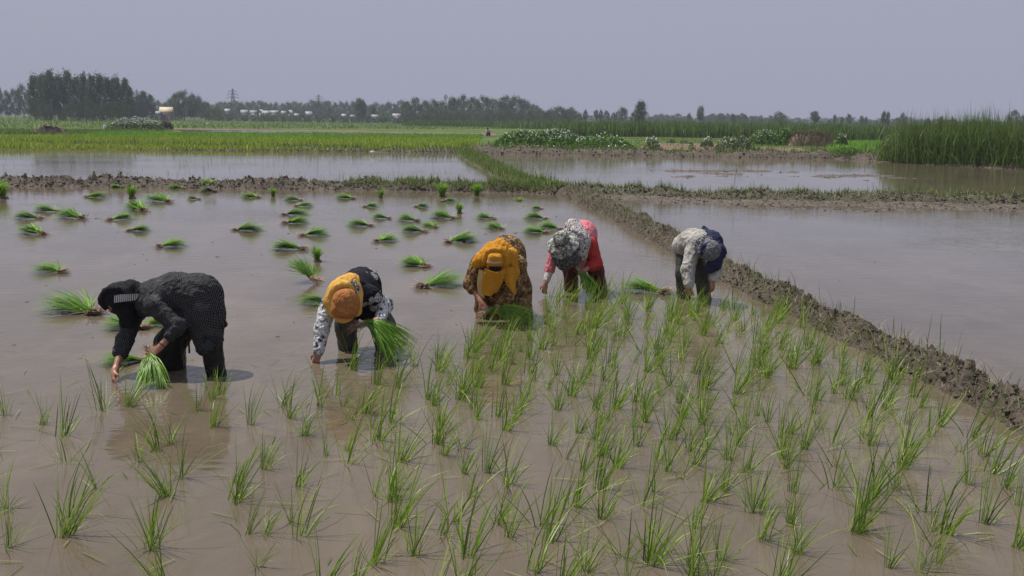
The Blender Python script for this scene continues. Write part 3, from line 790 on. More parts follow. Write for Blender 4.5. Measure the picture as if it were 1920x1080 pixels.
shrub(1325, 277, 26, 18, 'white flowering bush right of the reddish bare plot', 'flowering_bush', MAT_BROADLEAF, 400, 90, 'bush')
shrub(1378, 284, 84, 26, 'broad grey green bush with pale flowers in front of the brush heap, left', 'flowering_bush', MAT_BROADLEAF, 1500, 110, 'bush', 0.5)
shrub(1432, 272, 70, 26, 'bright green creeper mound flecked white at the left end of the brush heap', 'creeper_mound', MAT_WEED, 1500, 170, 'creeper', 0.6)
shrub(1474, 273, 36, 30, 'dark green creeper climbing the left side of the brush heap', 'creeper_mound', MAT_WEED, 700, 30, 'creeper', 0.6)
shrub(1578, 273, 22, 22, 'small white flecked bush at the right end of the brush heap', 'flowering_bush', MAT_WEED, 450, 60, 'bush', 0.7)
shrub(1590, 294, 76, 16, 'low dark green bush on the bank in front of the brush heap', 'low_bush', MAT_WEED, 900, 0, 'bush', 0.5)
shrub(255, 245, 118, 21, 'long hedge covered in white blossom behind the rice nursery', 'blossom_hedge', MAT_BROADLEAF, 2600, 1500, 'hedge', 0.4)
shrub(405, 226, 26, 27, 'small dark round tree standing alone in the meadow left', 'small_tree', MAT_WEED, 700, 0, 'tree', 0.9)
shrub(720, 229, 28, 22, 'small sparse green tree standing alone in the meadow, middle', 'small_tree', MAT_WEED, 480, 0, 'tree', 0.9)
shrub(790, 231, 50, 9, 'low dark bush right of the sparse small tree', 'low_bush', MAT_WEED, 420, 0, 'bush', 0.6)
shrub(955, 227, 12, 18, 'small dark upright bush in front of the middle wood', 'small_tree', MAT_TREE, 220, 0, 'bush')
shrub(995, 226, 22, 17, 'pale round willow in front of the middle wood, right', 'willow', MAT_TREE_PALE, 420, 0, 'tree')
shrub(945, 228, 34, 10, 'pale low willow scrub in front of the middle wood', 'willow', MAT_TREE_PALE, 420, 0, 'tree')
shrub(880, 228, 60, 12, 'pale reed scrub in front of the middle wood, left', 'willow', MAT_TREE_PALE, 520, 0, 'tree')
shrub(1107, 232, 90, 12, 'long pale willow scrub between middle wood and reeds', 'willow', MAT_TREE_PALE, 700, 0, 'tree', 0.5)
shrub(1208, 231, 26, 22, 'dark round bush at the foot of the tall lone tree, right of middle', 'small_tree', MAT_TREE, 600, 0, 'bush')
MAT_PURPLE = leafmat('purple_leaf', (0.055, 0.036, 0.040), (0.115, 0.078, 0.078), 0.3, 0.15, 0.6)
shrub(312, 243, 26, 16, 'purple brown bush at the right end of the blossom hedge', 'purple_bush', MAT_PURPLE, 600, 0, 'bush')

# heaps
def heap(name, px, py, wpx, hpx, label, cat, mat, n, seed, depth=0.5, upright=False, z=0.14):
    p = gp(px, py, z); s = p[1] / FPX; rx, h = wpx * s / 2, hpx * s
    nu, nv = 40, 24
    A, R = np.meshgrid(np.linspace(0, 2 * np.pi, nu, endpoint=False), np.linspace(0, 1, nv), indexing='ij')
    x, y = rx * R * np.cos(A), rx * depth * R * np.sin(A)
    zz = h * (1 - R ** (8 if upright else 3)) * (1 + 0.3 * fbm(np.stack([x * 0.8, y * 0.8, 0 * x + seed], -1), 3)) - 0.1
    core = np.stack([x, y, zz * 0.92], -1)
    e = obj(name, None, loc=p, label=label, cat=cat)
    obj('core', mesh('core', core, grid_faces(nu, nv), mat, True), e)
    r = np.random.default_rng(seed)
    c = core.reshape(-1, 3)[r.integers(0, nu * nv, n)] + r.normal(0, 0.1, (n, 3)) * [1, 1, 0.2]
    if upright:
        V, F = blades(c - [0, 0, 0.3], r.uniform(0.5, 1.0, n), 0.06, r.uniform(0, 6.28, n), np.abs(r.normal(0.1, 0.25, n)), 0.3, 2, face=r.normal(0, 0.6, n))
        V[:, 2] = np.minimum(V[:, 2], h * 1.12)
    else:
        V, F = blades(c, r.uniform(0.2, 0.55, n), 0.07, r.uniform(0, 6.28, n), r.uniform(0.9, 1.7, n), 0.4, 2)
    obj('stalks', mesh('stalks', V, F, mat), e, kind='stuff')
MAT_COMPOST = std('compost', (0.15, 0.105, 0.09), (0.30, 0.22, 0.195), 2, 0.9, island=0.4)
MAT_BRUSH = std('dry_brush', (0.16, 0.115, 0.07), (0.30, 0.225, 0.145), 1.5, 0.9, island=0.4)
heap('compost_heap', 94, 252, 74, 16, 'long low heap of brown plant waste at far left', 'heap', MAT_COMPOST, 900, 421, 0.3)
heap('brush_heap', 1520, 274, 84, 25, 'brown heap of dry upright stalks on the bank at right', 'heap', MAT_BRUSH, 2600, 422, 0.5, True)

# small things on the land
MAT_WHITE = std('white_plastic', (0.62, 0.61, 0.57), (0.75, 0.74, 0.72), 6, 0.6)
MAT_WOOD = std('weathered_pole', (0.28, 0.25, 0.21), (0.42, 0.39, 0.34), 6, 0.85)
def sack(px, py, wpx, hpx, label, z=0.14):
    p = gp(px, py, z); s = p[1] / FPX
    A, R = np.meshgrid(np.linspace(0, 2 * np.pi, 16, endpoint=False), np.linspace(0, 1, 9), indexing='ij')
    w = np.interp(R, [0, 0.15, 0.6, 0.85, 0.93, 1], [0.7, 1, 0.85, 0.45, 0.25, 0.4]) * wpx * s / 2
    v = np.stack([w * np.cos(A), w * 0.7 * np.sin(A), R * hpx * s], -1)
    v += 0.08 * wpx * s * fbm(v * 3, 2)[..., None]
    f = grid_faces(16, 9); f2 = np.stack([np.arange(8) + 15 * 9, np.arange(8) + 15 * 9 + 1, np.arange(8) + 1, np.arange(8)], -1)
    obj('sack', mesh('sack', v, [f, f2], MAT_WHITE, True), loc=p, label=label, cat='sack')
sack(197, 244, 8, 12, 'white sack standing at the left end of the blossom hedge')
sack(62, 214, 8, 6, 'small white bag lying in the grass before the poplar grove')
sack(388, 234, 6, 4, 'small white bag lying in the meadow below the lone round tree')
sack(698, 286.5, 9, 4, 'small white bag at the water edge of the rice nursery')
def pole(px, py, hpx, leanpx, label, r0=0.05):
    p = gp(px, py, 0.14); s = p[1] / FPX
    obj('pole', MB().tube([(0, 0, -0.2), (leanpx * s * 0.5, 0, hpx * s * 0.5), (leanpx * s, 0.1, hpx * s)], [r0, r0 * 0.9, r0 * 0.7], 7).mesh('pole', MAT_WOOD), loc=p, label=label, cat='pole')
pole(112, 216.3, 7, -5, 'pale leaning pole in the grass before the poplar grove', 0.10)
pole(96, 216, 6, -3, 'short leaning pole left of the longer leaning one', 0.09)
pole(904.5, 256.5, 9, 0, 'short pale post at the end of the channel beside the far worker', 0.07)
pole(1668, 272, 9, 0, 'short white post at the left edge of the reed bed', 0.05)

# ------------------------------------------------------------------ trees
def tree_variant(seed, kind):
    "unit-high tree: returns trunk mesh, crown mesh"
    r = np.random.default_rng(seed); mb = MB()
    lean = r.normal(0, 0.02, 2)
    tw = {'poplar': 0.012, 'broad': 0.02, 'stick': 0.012, 'bushy': 0.02}[kind]
    zz = np.linspace(0, 0.93, 9)
    tr = np.stack([lean[0] * zz + 0.008 * np.sin(zz * 7 + seed), lean[1] * zz + 0.008 * np.cos(zz * 6), zz], 1)
    mb.tube(tr, tw * (1 - 0.85 * zz), 7)
    lo = {'poplar': 0.10, 'broad': 0.16, 'stick': 0.42, 'bushy': 0.02}[kind]
    prof = {'poplar': lambda t: 0.5 * np.interp(t, [0, 0.12, 0.4, 0.75, 0.93, 1], [0.45, 0.85, 1, 0.85, 0.5, 0.12]),
            'broad': lambda t: 0.5 * np.interp(t, [0, 0.15, 0.45, 0.75, 0.93, 1], [0.55, 0.9, 1, 0.82, 0.45, 0.12]),
            'stick': lambda t: 0.5 * np.interp(t, [0, 0.2, 0.5, 0.85, 1], [0.25, 0.8, 1, 0.85, 0.3]),
            'bushy': lambda t: 0.5 * np.interp(t, [0, 0.3, 0.6, 0.9, 1], [0.9, 1, 0.85, 0.5, 0.15])}[kind]
    nc = 64 if kind == 'poplar' else 48
    C = []
    for k in range(nc):
        t = r.random(); a = r.uniform(0, 6.28); q = r.uniform(0.25, 1.0) ** 0.6
        w = prof(t) * q * r.uniform(0.75, 1.1)
        C.append((w * math.cos(a), w * math.sin(a), lo + (0.93 - lo) * t))
    C = np.array(C); ar = {'poplar': 0.38, 'broad': 0.9, 'stick': 0.55, 'bushy': 1.3}[kind]   # width over height as planted
    for c in C[::2]:                                     # limbs reach the leaf masses
        z0 = max(lo * 0.8, c[2] - r.uniform(0.08, 0.25)); b = np.array([lean[0] * z0, lean[1] * z0, z0])
        mid = (b + c) / 2 + np.array([0, 0, -0.02])
        mb.tube([b, mid, c * [0.9, 0.9, 1]], [tw * 0.4, tw * 0.25, tw * 0.1], 5)
    n = 4600
    i = r.integers(0, nc, n)
    cs = (0.058 if kind == 'poplar' else 0.075) * r.uniform(0.6, 1.4, nc)
    c = C[i] + r.normal(size=(n, 3)) * cs[i][:, None] * [0.72 / ar, 0.72 / ar, 0.72]
    d1 = r.normal(size=(n, 3)); d1 /= np.linalg.norm(d1, axis=1)[:, None]
    d2 = np.cross(d1, r.normal(size=(n, 3)) + [0, 0, 0.8]); d2 /= np.linalg.norm(d2, axis=1)[:, None] + 1e-9
    s = 0.022 * r.uniform(0.6, 1.5, n)[:, None]
    iso = np.array([1 / ar, 1 / ar, 1.0]); d1 = d1 * iso * 0.75; d2 = d2 * iso * 0.75
    v = np.stack([c - d1 * s, c + d2 * s * 0.7, c + d1 * s, c - d2 * s * 0.7], 1).reshape(-1, 3)
    v[:, 2] = np.maximum(v[:, 2], 0.01)
    return mb.mesh('trunk', MAT_BARK), v, np.arange(4 * n).reshape(n, 4)
VAR = {}
for kind, cnt in (('poplar', 5), ('broad', 6), ('stick', 2), ('bushy', 2)):
    VAR[kind] = []
    for k in range(cnt):
        tk, v, f = tree_variant(500 + 10 * len(VAR) + k, kind)
        VAR[kind].append((tk, mesh('crown', v, f, MAT_TREE), mesh('crown', v, f, MAT_TREE_PALE) if kind in ('broad', 'stick') else None))
TN = [0]
def tree(px, top, wpx, dist, kind='broad', label=None, group=None, pale=False, name=None):
    g0 = at(px, 230, dist); tp = at(px, top, dist)
    h = tp[2] - 0.05; w = wpx * dist / FPX
    TN[0] += 1; k = TN[0] * 7
    tk, cr, pl = VAR[kind][k % len(VAR[kind])]
    e = obj(name or ('poplar_tree' if kind == 'poplar' else 'tree'), None, loc=(g0[0], dist, 0.05), rotz=k * 1.3, scale=(w, w, h), label=label, cat='tree', group=group)
    obj('trunk', tk, e); obj('crown', pl if pale and pl else cr, e)

for px, top, w in [(68, 143, 34), (84, 139, 30), (97, 137, 34), (114, 141, 34), (131, 136, 30), (147, 141, 28), (160, 146, 30), (176, 141, 30), (190, 140, 34), (206, 147, 30), (221, 145, 32), (238, 147, 26), (246, 163, 22)]:
    tree(px, top - (px * 29 % 7), w * 0.72, 318 + (px * 37 % 23), 'poplar', 'tall dark poplar in the dense grove at left', 'poplars of the left grove')
for px in range(66, 250, 15):
    tree(px, 185 + (px * 13 % 11), 24, 312 + (px * 17 % 9), 'bushy', 'bushy dark undergrowth tree at the foot of the left poplar grove', 'undergrowth of the left grove')
for px, top, w in [(3, 163, 16), (16, 169, 20), (30, 166, 26), (46, 158, 30)]:
    tree(px, top, w, 430, 'broad', 'hazy tree at the left picture edge beside the poplar grove', 'hazy trees left of the grove')
for px, top, w in [(262, 176, 16), (271, 171, 18), (284, 177, 16), (256, 190, 16)]:
    tree(px, top, w, 430, 'poplar', 'hazy poplar between the left grove and the cream roofed house', 'hazy poplars right of the grove')
tree(346, 169, 46, 420, 'broad', 'large dark broad tree right of the cream roofed house', None)
tree(330, 176, 26, 424, 'broad', 'narrower dark tree leaning on the large broad tree, left side', None)
tree(364, 176, 26, 424, 'broad', 'dark tree leaning on the large broad tree, right side', None)
for px in [292, 333] + list(range(396, 770, 13)):
    tree(px + (px * 7 % 5), 212 + (px * 11 % 5) * 0.8 + (px - 400) * 0.011, 20, 436, 'bushy', 'low hazy bush growing in front of the village houses', 'bushes in front of the village')
tree(375, 180, 14, 440, 'stick', 'thin half bare tree at the right flank of the large broad tree', None, True)
tree(386, 190, 26, 430, 'broad', 'low dark tree behind the lone round meadow tree', None)
r = np.random.default_rng(88)
for px in range(300, 770, 11):
    top = np.interp(px, [300, 330, 400, 440, 560, 610, 650, 690, 760], [189, 190, 193, 190, 193, 189, 190, 196, 190]) + r.normal(0, 2.2)
    tree(px + r.normal(0, 2), top, r.uniform(18, 32), r.uniform(600, 690), 'broad', 'hazy tree in the wood behind the village', 'wood behind the village', r.random() < 0.3)
for px, top, w in [(674, 184, 16), (682, 187, 10), (700, 196, 12)]:
    tree(px, top, w, 520, 'poplar', 'narrow tree standing above the wood behind the village', 'narrow trees above the village wood')
for px, top, w in [(764, 190, 22), (779, 182, 24), (796, 188, 26), (812, 187, 28), (828, 190, 24), (848, 182, 28), (868, 178, 34), (888, 182, 30), (907, 179, 30), (926, 185, 30), (946, 180, 36), (966, 180, 32),
                   (984, 187, 26), (1000, 195, 24), (1014, 204, 20), (1030, 206, 18), (1050, 200, 26), (1066, 204, 22), (1080, 208, 20)]:
    tree(px, top, w * 1.3, 440 + (px * 31 % 40), 'broad', 'dark tree of the domed wood in the middle', 'domed wood in the middle')
for px in range(765, 1080, 17):
    tree(px, 203 + r.normal(0, 3), 34, 432, 'bushy', 'low tree at the foot of the domed middle wood', 'foot of the middle wood')
for px, top, w in [(800, 206, 30), (826, 204, 26), (845, 208, 24), (897, 210, 26)]:
    tree(px, top, w, 420, 'broad', 'pale willow in front of the domed middle wood', 'pale willows before the middle wood', True)
for px, top, w, k in [(1097, 206, 9, 'stick'), (1118, 206, 10, 'stick'), (1126, 206, 8, 'stick'), (1136, 207, 16, 'broad'), (1150, 211, 16, 'broad')]:
    tree(px, top, w, 520, k, 'small hazy tree between the middle wood and the tall lone tree', 'small hazy trees right of the middle wood')
tree(1166, 201, 28, 400, 'broad', 'dark double crowned tree left of the tall lone tree')
tree(1190, 206, 18, 400, 'broad', 'hazy tree close behind the tall lone tree')
tree(1200, 188, 22, 330, 'poplar', 'tall lone dark tree right of the middle, above the reeds', None, name='tree')
for px in list(range(1220, 1300, 10)) + list(range(1318, 1500, 9)) + list(range(1500, 1700, 13)):
    top = np.interp(px, [1220, 1300, 1400, 1480, 1520, 1600, 1700], [214, 218, 217, 224, 230, 226, 224]) + r.normal(0, 2.0)
    tree(px, top, r.uniform(14, 24), r.uniform(620, 720), 'broad', 'far hazy tree above the reed belt at right', 'far hazy trees at right', r.random() < 0.2)
tree(1292, 212, 12, 480, 'broad', 'small dark tree left of the pale feathery one above the reeds')
tree(1313, 199, 15, 420, 'stick', 'pale feathery tall tree above the reed belt', None, True)
tree(1350, 212, 26, 560, 'broad', 'rounded hazy tree right of the pale feathery one')
tree(1374, 213, 12, 520, 'poplar', 'pointed dark tree of the pair right of the rounded hazy one', None)
tree(1394, 214, 20, 540, 'broad', 'hazy bushy tree right of the pointed dark one', None)
tree(1460, 210, 36, 430, 'broad', 'single broad round tree above the brush heap', None)
tree(1528, 208, 16, 420, 'stick', 'lone lollipop shaped tree with a thin bare trunk', None)
tree(1557, 222, 13, 520, 'broad', 'small round tree right of the lollipop shaped tree', None)
tree(1565, 215, 7, 520, 'stick', 'tiny round headed thin tree right of the lollipop shaped one', None)
tree(1590, 213, 15, 480, 'broad', 'dark pointed bushy tree left of the reed bed, above the reeds', None)
tree(1579, 219, 6, 500, 'poplar', 'very thin dark tree beside the dark pointed bushy one', None)
tree(1615, 217, 9, 480, 'stick', 'half bare feathery tree, left of two close together', None, True)
tree(1623, 219, 6, 480, 'stick', 'half bare feathery tree, right of two close together', None, True)
tree(1656, 208, 9, 430, 'poplar', 'tall dark narrow tree, left one of the close pair by the reed bed', None)
tree(1664, 209, 8, 430, 'poplar', 'tall dark narrow tree, right one of the close pair by the reed bed', None)
tree(1684, 220, 26, 440, 'broad', 'low round hazy tree just left of the reed bed', None, True)
tree(1693, 211, 16, 440, 'broad', 'taller hazy tree just left of the reed bed', None)
for px, top, w in [(1740, 222, 18), (1765, 218, 16), (1785, 219, 18), (1900, 206, 26), (1925, 212, 24)]:
    tree(px, top, w, 400, 'broad', 'tree top showing above the right hand reed bed', 'tree tops behind the reed bed')
for px in range(-40, 2000, 26):
    tree(px, np.interp(px, [0, 900, 1100, 2000], [199, 208, 216, 226]) + r.normal(0, 1.6), r.uniform(30, 46), r.uniform(820, 980), 'broad', 'pale distant tree on the horizon', 'pale distant trees along the horizon')

# ------------------------------------------------------------------ village
MAT_WALLS = [std('wall_brick', (0.20, 0.13, 0.10), (0.27, 0.19, 0.15), 2, 0.9), std('wall_plaster', (0.40, 0.37, 0.32), (0.5, 0.47, 0.42), 2, 0.9), std('wall_mud', (0.22, 0.19, 0.15), (0.3, 0.26, 0.21), 2, 0.9)]
MAT_TIN = std('tin_roof', (0.26, 0.27, 0.29), (0.40, 0.40, 0.41), 1, 0.5)
MAT_TINGREY = std('grey_roof', (0.20, 0.22, 0.25), (0.30, 0.32, 0.35), 1, 0.6)
MAT_CREAM = std('cream_roof', (0.62, 0.50, 0.33), (0.70, 0.58, 0.40), 1, 0.7)
MAT_GLASS = std('dark_window', (0.03, 0.035, 0.04), None, 1, 0.2)
def house(px, eave, wpx, roofpx, dist, wall, roof, label, turn=0.0):
    p = at(px, 230, dist); s = dist / FPX
    wpx = wpx * 0.8; w, d = wpx * s, wpx * s * 0.62; h = max(at(px, eave, dist)[2], 2.2); rh = roofpx * s
    e = obj('house', None, loc=(p[0], dist, 0.05), rotz=turn, label=label, cat='house', group=None)
    mb = MB().box((0, 0, h / 2), (w, d, h))
    y = d / 2 - 0.003
    mb.add([(-w / 2, -y, h), (-w / 2, y, h), (-w / 2, 0, h + rh), (w / 2, -y, h), (w / 2, y, h), (w / 2, 0, h + rh)], [np.array([[0, 2, 1], [3, 4, 5]])])
    obj('wall', mb.mesh('wall', wall), e)
    o = 0.35; th = 0.14
    rf = MB()
    for sg in (-1, 1):
        a = np.array([(-w / 2 - o, sg * (d / 2 + o), h - rh * o / (d / 2) + 0.05), (w / 2 + o, sg * (d / 2 + o), h - rh * o / (d / 2) + 0.05), (w / 2 + o, 0, h + rh + 0.05), (-w / 2 - o, 0, h + rh + 0.05)])
        rf.add(np.vstack([a, a + [0, 0, th]]), np.array([[0, 1, 2, 3], [7, 6, 5, 4], [0, 4, 5, 1], [1, 5, 6, 2], [3, 2, 6, 7], [0, 3, 7, 4]]))
    obj('roof', rf.mesh('roof', roof), e)
    nw = max(2, int(w / 2.6))
    for k in range(nw):
        x = -w / 2 + w * (k + 0.5) / nw
        if k == nw // 2:
            obj('door', MB().box((x, -d / 2 - 0.02, 1.0), (0.9, 0.08, 1.95)).mesh('door', MAT_WOOD), e)
        else:
            wdw = obj('window', MB().box((x, -d / 2 - 0.01, h * 0.58), (1.0, 0.08, 1.1)).mesh('window', MAT_GLASS), e)
            obj('frame', MB().box((x, -d / 2 - 0.07, h * 0.58), (0.07, 0.06, 1.1)).box((x, -d / 2 - 0.06, h * 0.58 + 0.58), (1.15, 0.1, 0.09)).mesh('frame', MAT_WHITE), wdw)
house(313, 209, 26, 7, 410, MAT_WALLS[0], MAT_CREAM, 'house with a large cream roof right of the left grove', 0.15)
house(298, 212, 9, 2.5, 408, MAT_WALLS[0], MAT_TINGREY, 'low brick annex left of the cream roofed house', 0.0)
house(427, 208, 9, 3, 470, MAT_WALLS[2], MAT_TIN, 'small house with a white tin roof left of the large pylon', 0.3)
house(459, 211, 14, 4, 480, MAT_WALLS[2], MAT_TINGREY, 'grey roofed house just right of the large pylon', 0.1)
house(476, 211, 13, 3, 470, MAT_WALLS[1], MAT_TINGREY, 'house with grey roof and pale wall, second right of the large pylon', 0.0)
house(490, 209, 8, 3, 500, MAT_WALLS[1], MAT_TIN, 'small white gabled house above the row of tin roofs', 1.2)
house(500, 212, 15, 3.5, 465, MAT_WALLS[2], MAT_TIN, 'long low house with bright white tin roof in the village centre', 0.1)
house(515, 211, 16, 3, 490, MAT_WALLS[2], MAT_TIN, 'longer white roofed house right of the village centre', 0.0)
house(532, 212, 8, 3, 470, MAT_WALLS[0], MAT_TINGREY, 'dark small house right of the white roofed row', 0.3)
house(545, 211, 9, 4, 500, MAT_WALLS[2], MAT_TIN, 'steep gabled house with a pale roof, right part of the village', 1.1)
house(556, 216, 8, 2, 450, MAT_WALLS[1], MAT_TIN, 'tiny white shed in the right part of the village', 0.4)
house(579, 214, 12, 4, 460, MAT_WALLS[0], MAT_TIN, 'white roofed house leaning right at the end of the village', 0.5)
house(645, 217, 7, 2.5, 470, MAT_WALLS[1], MAT_TIN, 'small roof half hidden below the village wood', 0.2)
house(660, 219, 7, 2.5, 460, MAT_WALLS[1], MAT_TIN, 'small white wall half hidden left of the sparse small tree', 0.6)
house(702, 219, 12, 3, 450, MAT_WALLS[1], MAT_TIN, 'low white roofed shed left of the sparse small tree', 0.4)
house(744, 217, 16, 3, 450, MAT_WALLS[1], MAT_TIN, 'long white roofed shed right of the sparse small tree', 0.0)

MAT_STEEL = std('galvanised_steel', (0.28, 0.29, 0.31), (0.36, 0.37, 0.39), 1, 0.5)
def pylon(px, top, dist, label, arms=True):
    p = at(px, 230, dist); h = at(px, top, dist)[2]
    b = h * 0.085; e = obj('pylon', None, loc=(p[0], dist, 0.0), label=label, cat='pylon')
    th = 0.22
    W = lambda z: b * (1 - z / h) ** 1.15 + 0.25
    legs = MB(); lv = np.linspace(0, h, 9)
    for sx in (-1, 1):
        for sy in (-1, 1):
            legs.tube([(sx * W(z), sy * W(z), z) for z in lv], th, 4)
    obj('legs', legs.mesh('legs', MAT_STEEL), e)
    br = MB()
    for a, c in zip(lv[:-1], lv[1:]):
        for k in range(4):
            co = [(-1, -1), (1, -1), (1, 1), (-1, 1)]
            (x0, y0), (x1, y1) = co[k], co[(k + 1) % 4]
            br.tube([(x0 * W(a), y0 * W(a), a), (x1 * W(c), y1 * W(c), c)], th * 0.5, 3, False)
            br.tube([(x1 * W(a), y1 * W(a), a), (x0 * W(c), y0 * W(c), c)], th * 0.5, 3, False)
    obj('bracing', br.mesh('bracing', MAT_STEEL), e)
    if arms:
        for z, l in ((h * 0.70, 0.20), (h * 0.80, 0.17), (h * 0.90, 0.13)):
            m = MB().tube([(-l * h, 0, z), (0, 0, z + 0.3), (l * h, 0, z)], th * 0.7, 4)
            m.tube([(-l * h, 0, z), (0, 0, z + h * 0.04), (l * h, 0, z)], th * 0.5, 4)
            obj('cross_arm', m.mesh('cross_arm', MAT_STEEL), e)
            for sg in (-1, 1):
                obj('insulator', MB().tube([(sg * l * h, 0, z), (sg * l * h, 0, z - h * 0.045)], 0.2, 5).mesh('insulator', MAT_STEEL), e)
    else:
        m = MB()
        for k in range(3):
            a = k * 2.1; m.box((1.2 * math.cos(a), 1.2 * math.sin(a), h * 0.9), (0.7, 0.7, h * 0.13))
        obj('antenna_panel', m.mesh('antenna_panel', MAT_STEEL), e)
pylon(162, 132, 520, 'pylon tip showing above the left poplar grove')
pylon(259, 167, 760, 'faint pylon right of the left poplar grove')
pylon(438, 165, 700, 'large lattice pylon standing over the village')
pylon(598, 176, 800, 'faint lattice pylon right of the village')
pylon(835, 176, 720, 'telecom mast above the trees in the middle', False)

# ------------------------------------------------------------------ people: smooth blended volumes turned into one skin
def nrm(v): v = np.asarray(v, float); return v / (np.linalg.norm(v) + 1e-12)

class Vol:
    def __init__(s): s.p = []
    def cone(s, a, b, ra, rb, k=0.03):
        a, b = np.asarray(a, float), np.asarray(b, float); R = max(ra, rb)
        s.p.append(('c', (a, b, ra, rb), k, np.minimum(a, b) - R, np.maximum(a, b) + R)); return s
    def chain(s, pts, rads, k=0.03):
        for i in range(len(pts) - 1): s.cone(pts[i], pts[i + 1], rads[i], rads[i + 1], k)
        return s
    def ell(s, c, r, axes=None, k=0.03, op='e'):
        c = np.asarray(c, float); r = np.broadcast_to(np.asarray(r, float), (3,)); A = np.eye(3) if axes is None else np.array([nrm(x) for x in axes])
        R = max(r); s.p.append((op, (c, r, A), k, c - R, c + R)); return s
    def cut(s, c, r, axes=None, k=0.015): return s.ell(c, r, axes, k, 'x')
    @staticmethod
    def _d(kind, q, P):
        if kind == 'c':
            a, b, ra, rb = q; ab = b - a
            t = np.clip(((P - a) @ ab) / (ab @ ab + 1e-12), 0, 1)
            return np.linalg.norm(P - a - t[..., None] * ab, axis=-1) - (ra + (rb - ra) * t)
        c, r, A = q
        L = (P - c) @ A.T
        k0 = np.linalg.norm(L / r, axis=-1); k1 = np.linalg.norm(L / (r * r), axis=-1)
        return k0 * (k0 - 1) / (k1 + 1e-9)
    def at(s, P):
        D = np.full(P.shape[:-1], 1.0)
        for kind, q, k, lo, hi in s.p: D = s._comb(D, s._d(kind, q, P), kind, k)
        return D
    @staticmethod
    def _comb(D, d, kind, k):
        if kind == 'x':
            h = np.clip(0.5 - 0.5 * (D + d) / k, 0, 1); return D * (1 - h) - d * h + k * h * (1 - h)
        h = np.clip(0.5 + 0.5 * (D - d) / k, 0, 1); return D * (1 - h) + d * h - k * h * (1 - h)
    def surface(s, vox=0.01):
        lo = np.min([p[3] for p in s.p if p[0] != 'x'], axis=0) - 3 * vox - 0.02
        hi = np.max([p[4] for p in s.p if p[0] != 'x'], axis=0) + 3 * vox + 0.02
        n = np.ceil((hi - lo) / vox).astype(int) + 1
        ax = [lo[i] + vox * np.arange(n[i]) for i in range(3)]
        D = np.full(n, 1.0, np.float32)
        for kind, q, k, l, h in s.p:
            i0 = np.clip(((l - lo) / vox - k / vox - 3).astype(int), 0, n); i1 = np.clip(((h - lo) / vox + k / vox + 4).astype(int), 0, n)
            if np.any(i1 <= i0): continue
            sl = tuple(slice(a, b) for a, b in zip(i0, i1))
            P = np.stack(np.meshgrid(*[ax[i][sl[i]] for i in range(3)], indexing='ij'), -1)
            D[sl] = s._comb(D[sl], s._d(kind, q, P), kind, k)
        # surface nets
        S = D < 0
        c = [S[dx:n[0] - 1 + dx, dy:n[1] - 1 + dy, dz:n[2] - 1 + dz] for dx in (0, 1) for dy in (0, 1) for dz in (0, 1)]
        cnt = sum(x.astype(np.int8) for x in c)
        act = np.argwhere((cnt > 0) & (cnt < 8))
        idx = -np.ones(n - 1, np.int64); idx[tuple(act.T)] = np.arange(len(act))
        corner = np.array([[dx, dy, dz] for dx in (0, 1) for dy in (0, 1) for dz in (0, 1)])
        vals = np.stack([D[tuple((act + o).T)] for o in corner], 1)
        acc = np.zeros((len(act), 3)); num = np.zeros(len(act))
        for i in range(8):
            for j in range(i + 1, 8):
                if np.abs(corner[i] - corner[j]).sum() != 1: continue
                a, b = vals[:, i], vals[:, j]; m = (a < 0) != (b < 0)
                t = np.where(m, a / np.where(m, a - b, 1), 0)
                acc += m[:, None] * (corner[i] + t[:, None] * (corner[j] - corner[i])); num += m
        V = lo + vox * (act + acc / num[:, None])
        F = []
        for axis in range(3):
            o = np.zeros(3, int); o[axis] = 1
            A = S[tuple(slice(0, n[i] - o[i]) for i in range(3))]; B = S[tuple(slice(o[i], n[i]) for i in range(3))]
            e = np.argwhere(A != B); u, w = [i for i in range(3) if i != axis]
            e = e[(e[:, u] > 0) & (e[:, w] > 0) & (e[:, u] < n[u] - 1) & (e[:, w] < n[w] - 1)]
            du = np.zeros(3, int); du[u] = 1; dw = np.zeros(3, int); dw[w] = 1
            q = np.stack([idx[tuple((e - du - dw).T)], idx[tuple((e - dw).T)], idx[tuple(e.T)], idx[tuple((e - du).T)]], 1)
            ins = S[tuple(e.T)]
            flip = ~ins if axis != 1 else ins
            q[flip] = q[flip][:, ::-1]
            F.append(q)
        return V, np.concatenate(F)

def normals(V, F):
    a = np.cross(V[F[:, 2]] - V[F[:, 0]], V[F[:, 3]] - V[F[:, 1]])
    N_ = np.zeros_like(V)
    for k in range(4): np.add.at(N_, F[:, k], a)
    return N_ / (np.linalg.norm(N_, axis=1)[:, None] + 1e-12)

def folds(V, F, amp, freq, stretch=(1, 1, 1), seed=0.0, ridge=True, sag=0.0):
    "wrinkles: displacement along the normal by ridged noise"
    n = normals(V, F)
    q = V * np.asarray(stretch) * freq + seed
    f = fbm(q + 0.6 * fbm(q * 0.5 + 9, 2)[:, None], 3)
    if ridge: f = 0.45 - np.abs(f) * 1.7 + 0.35 * (0.4 - 2 * np.abs(fbm(q * 2.3 + 5, 2)))
    return V + n * (amp * f)[:, None]

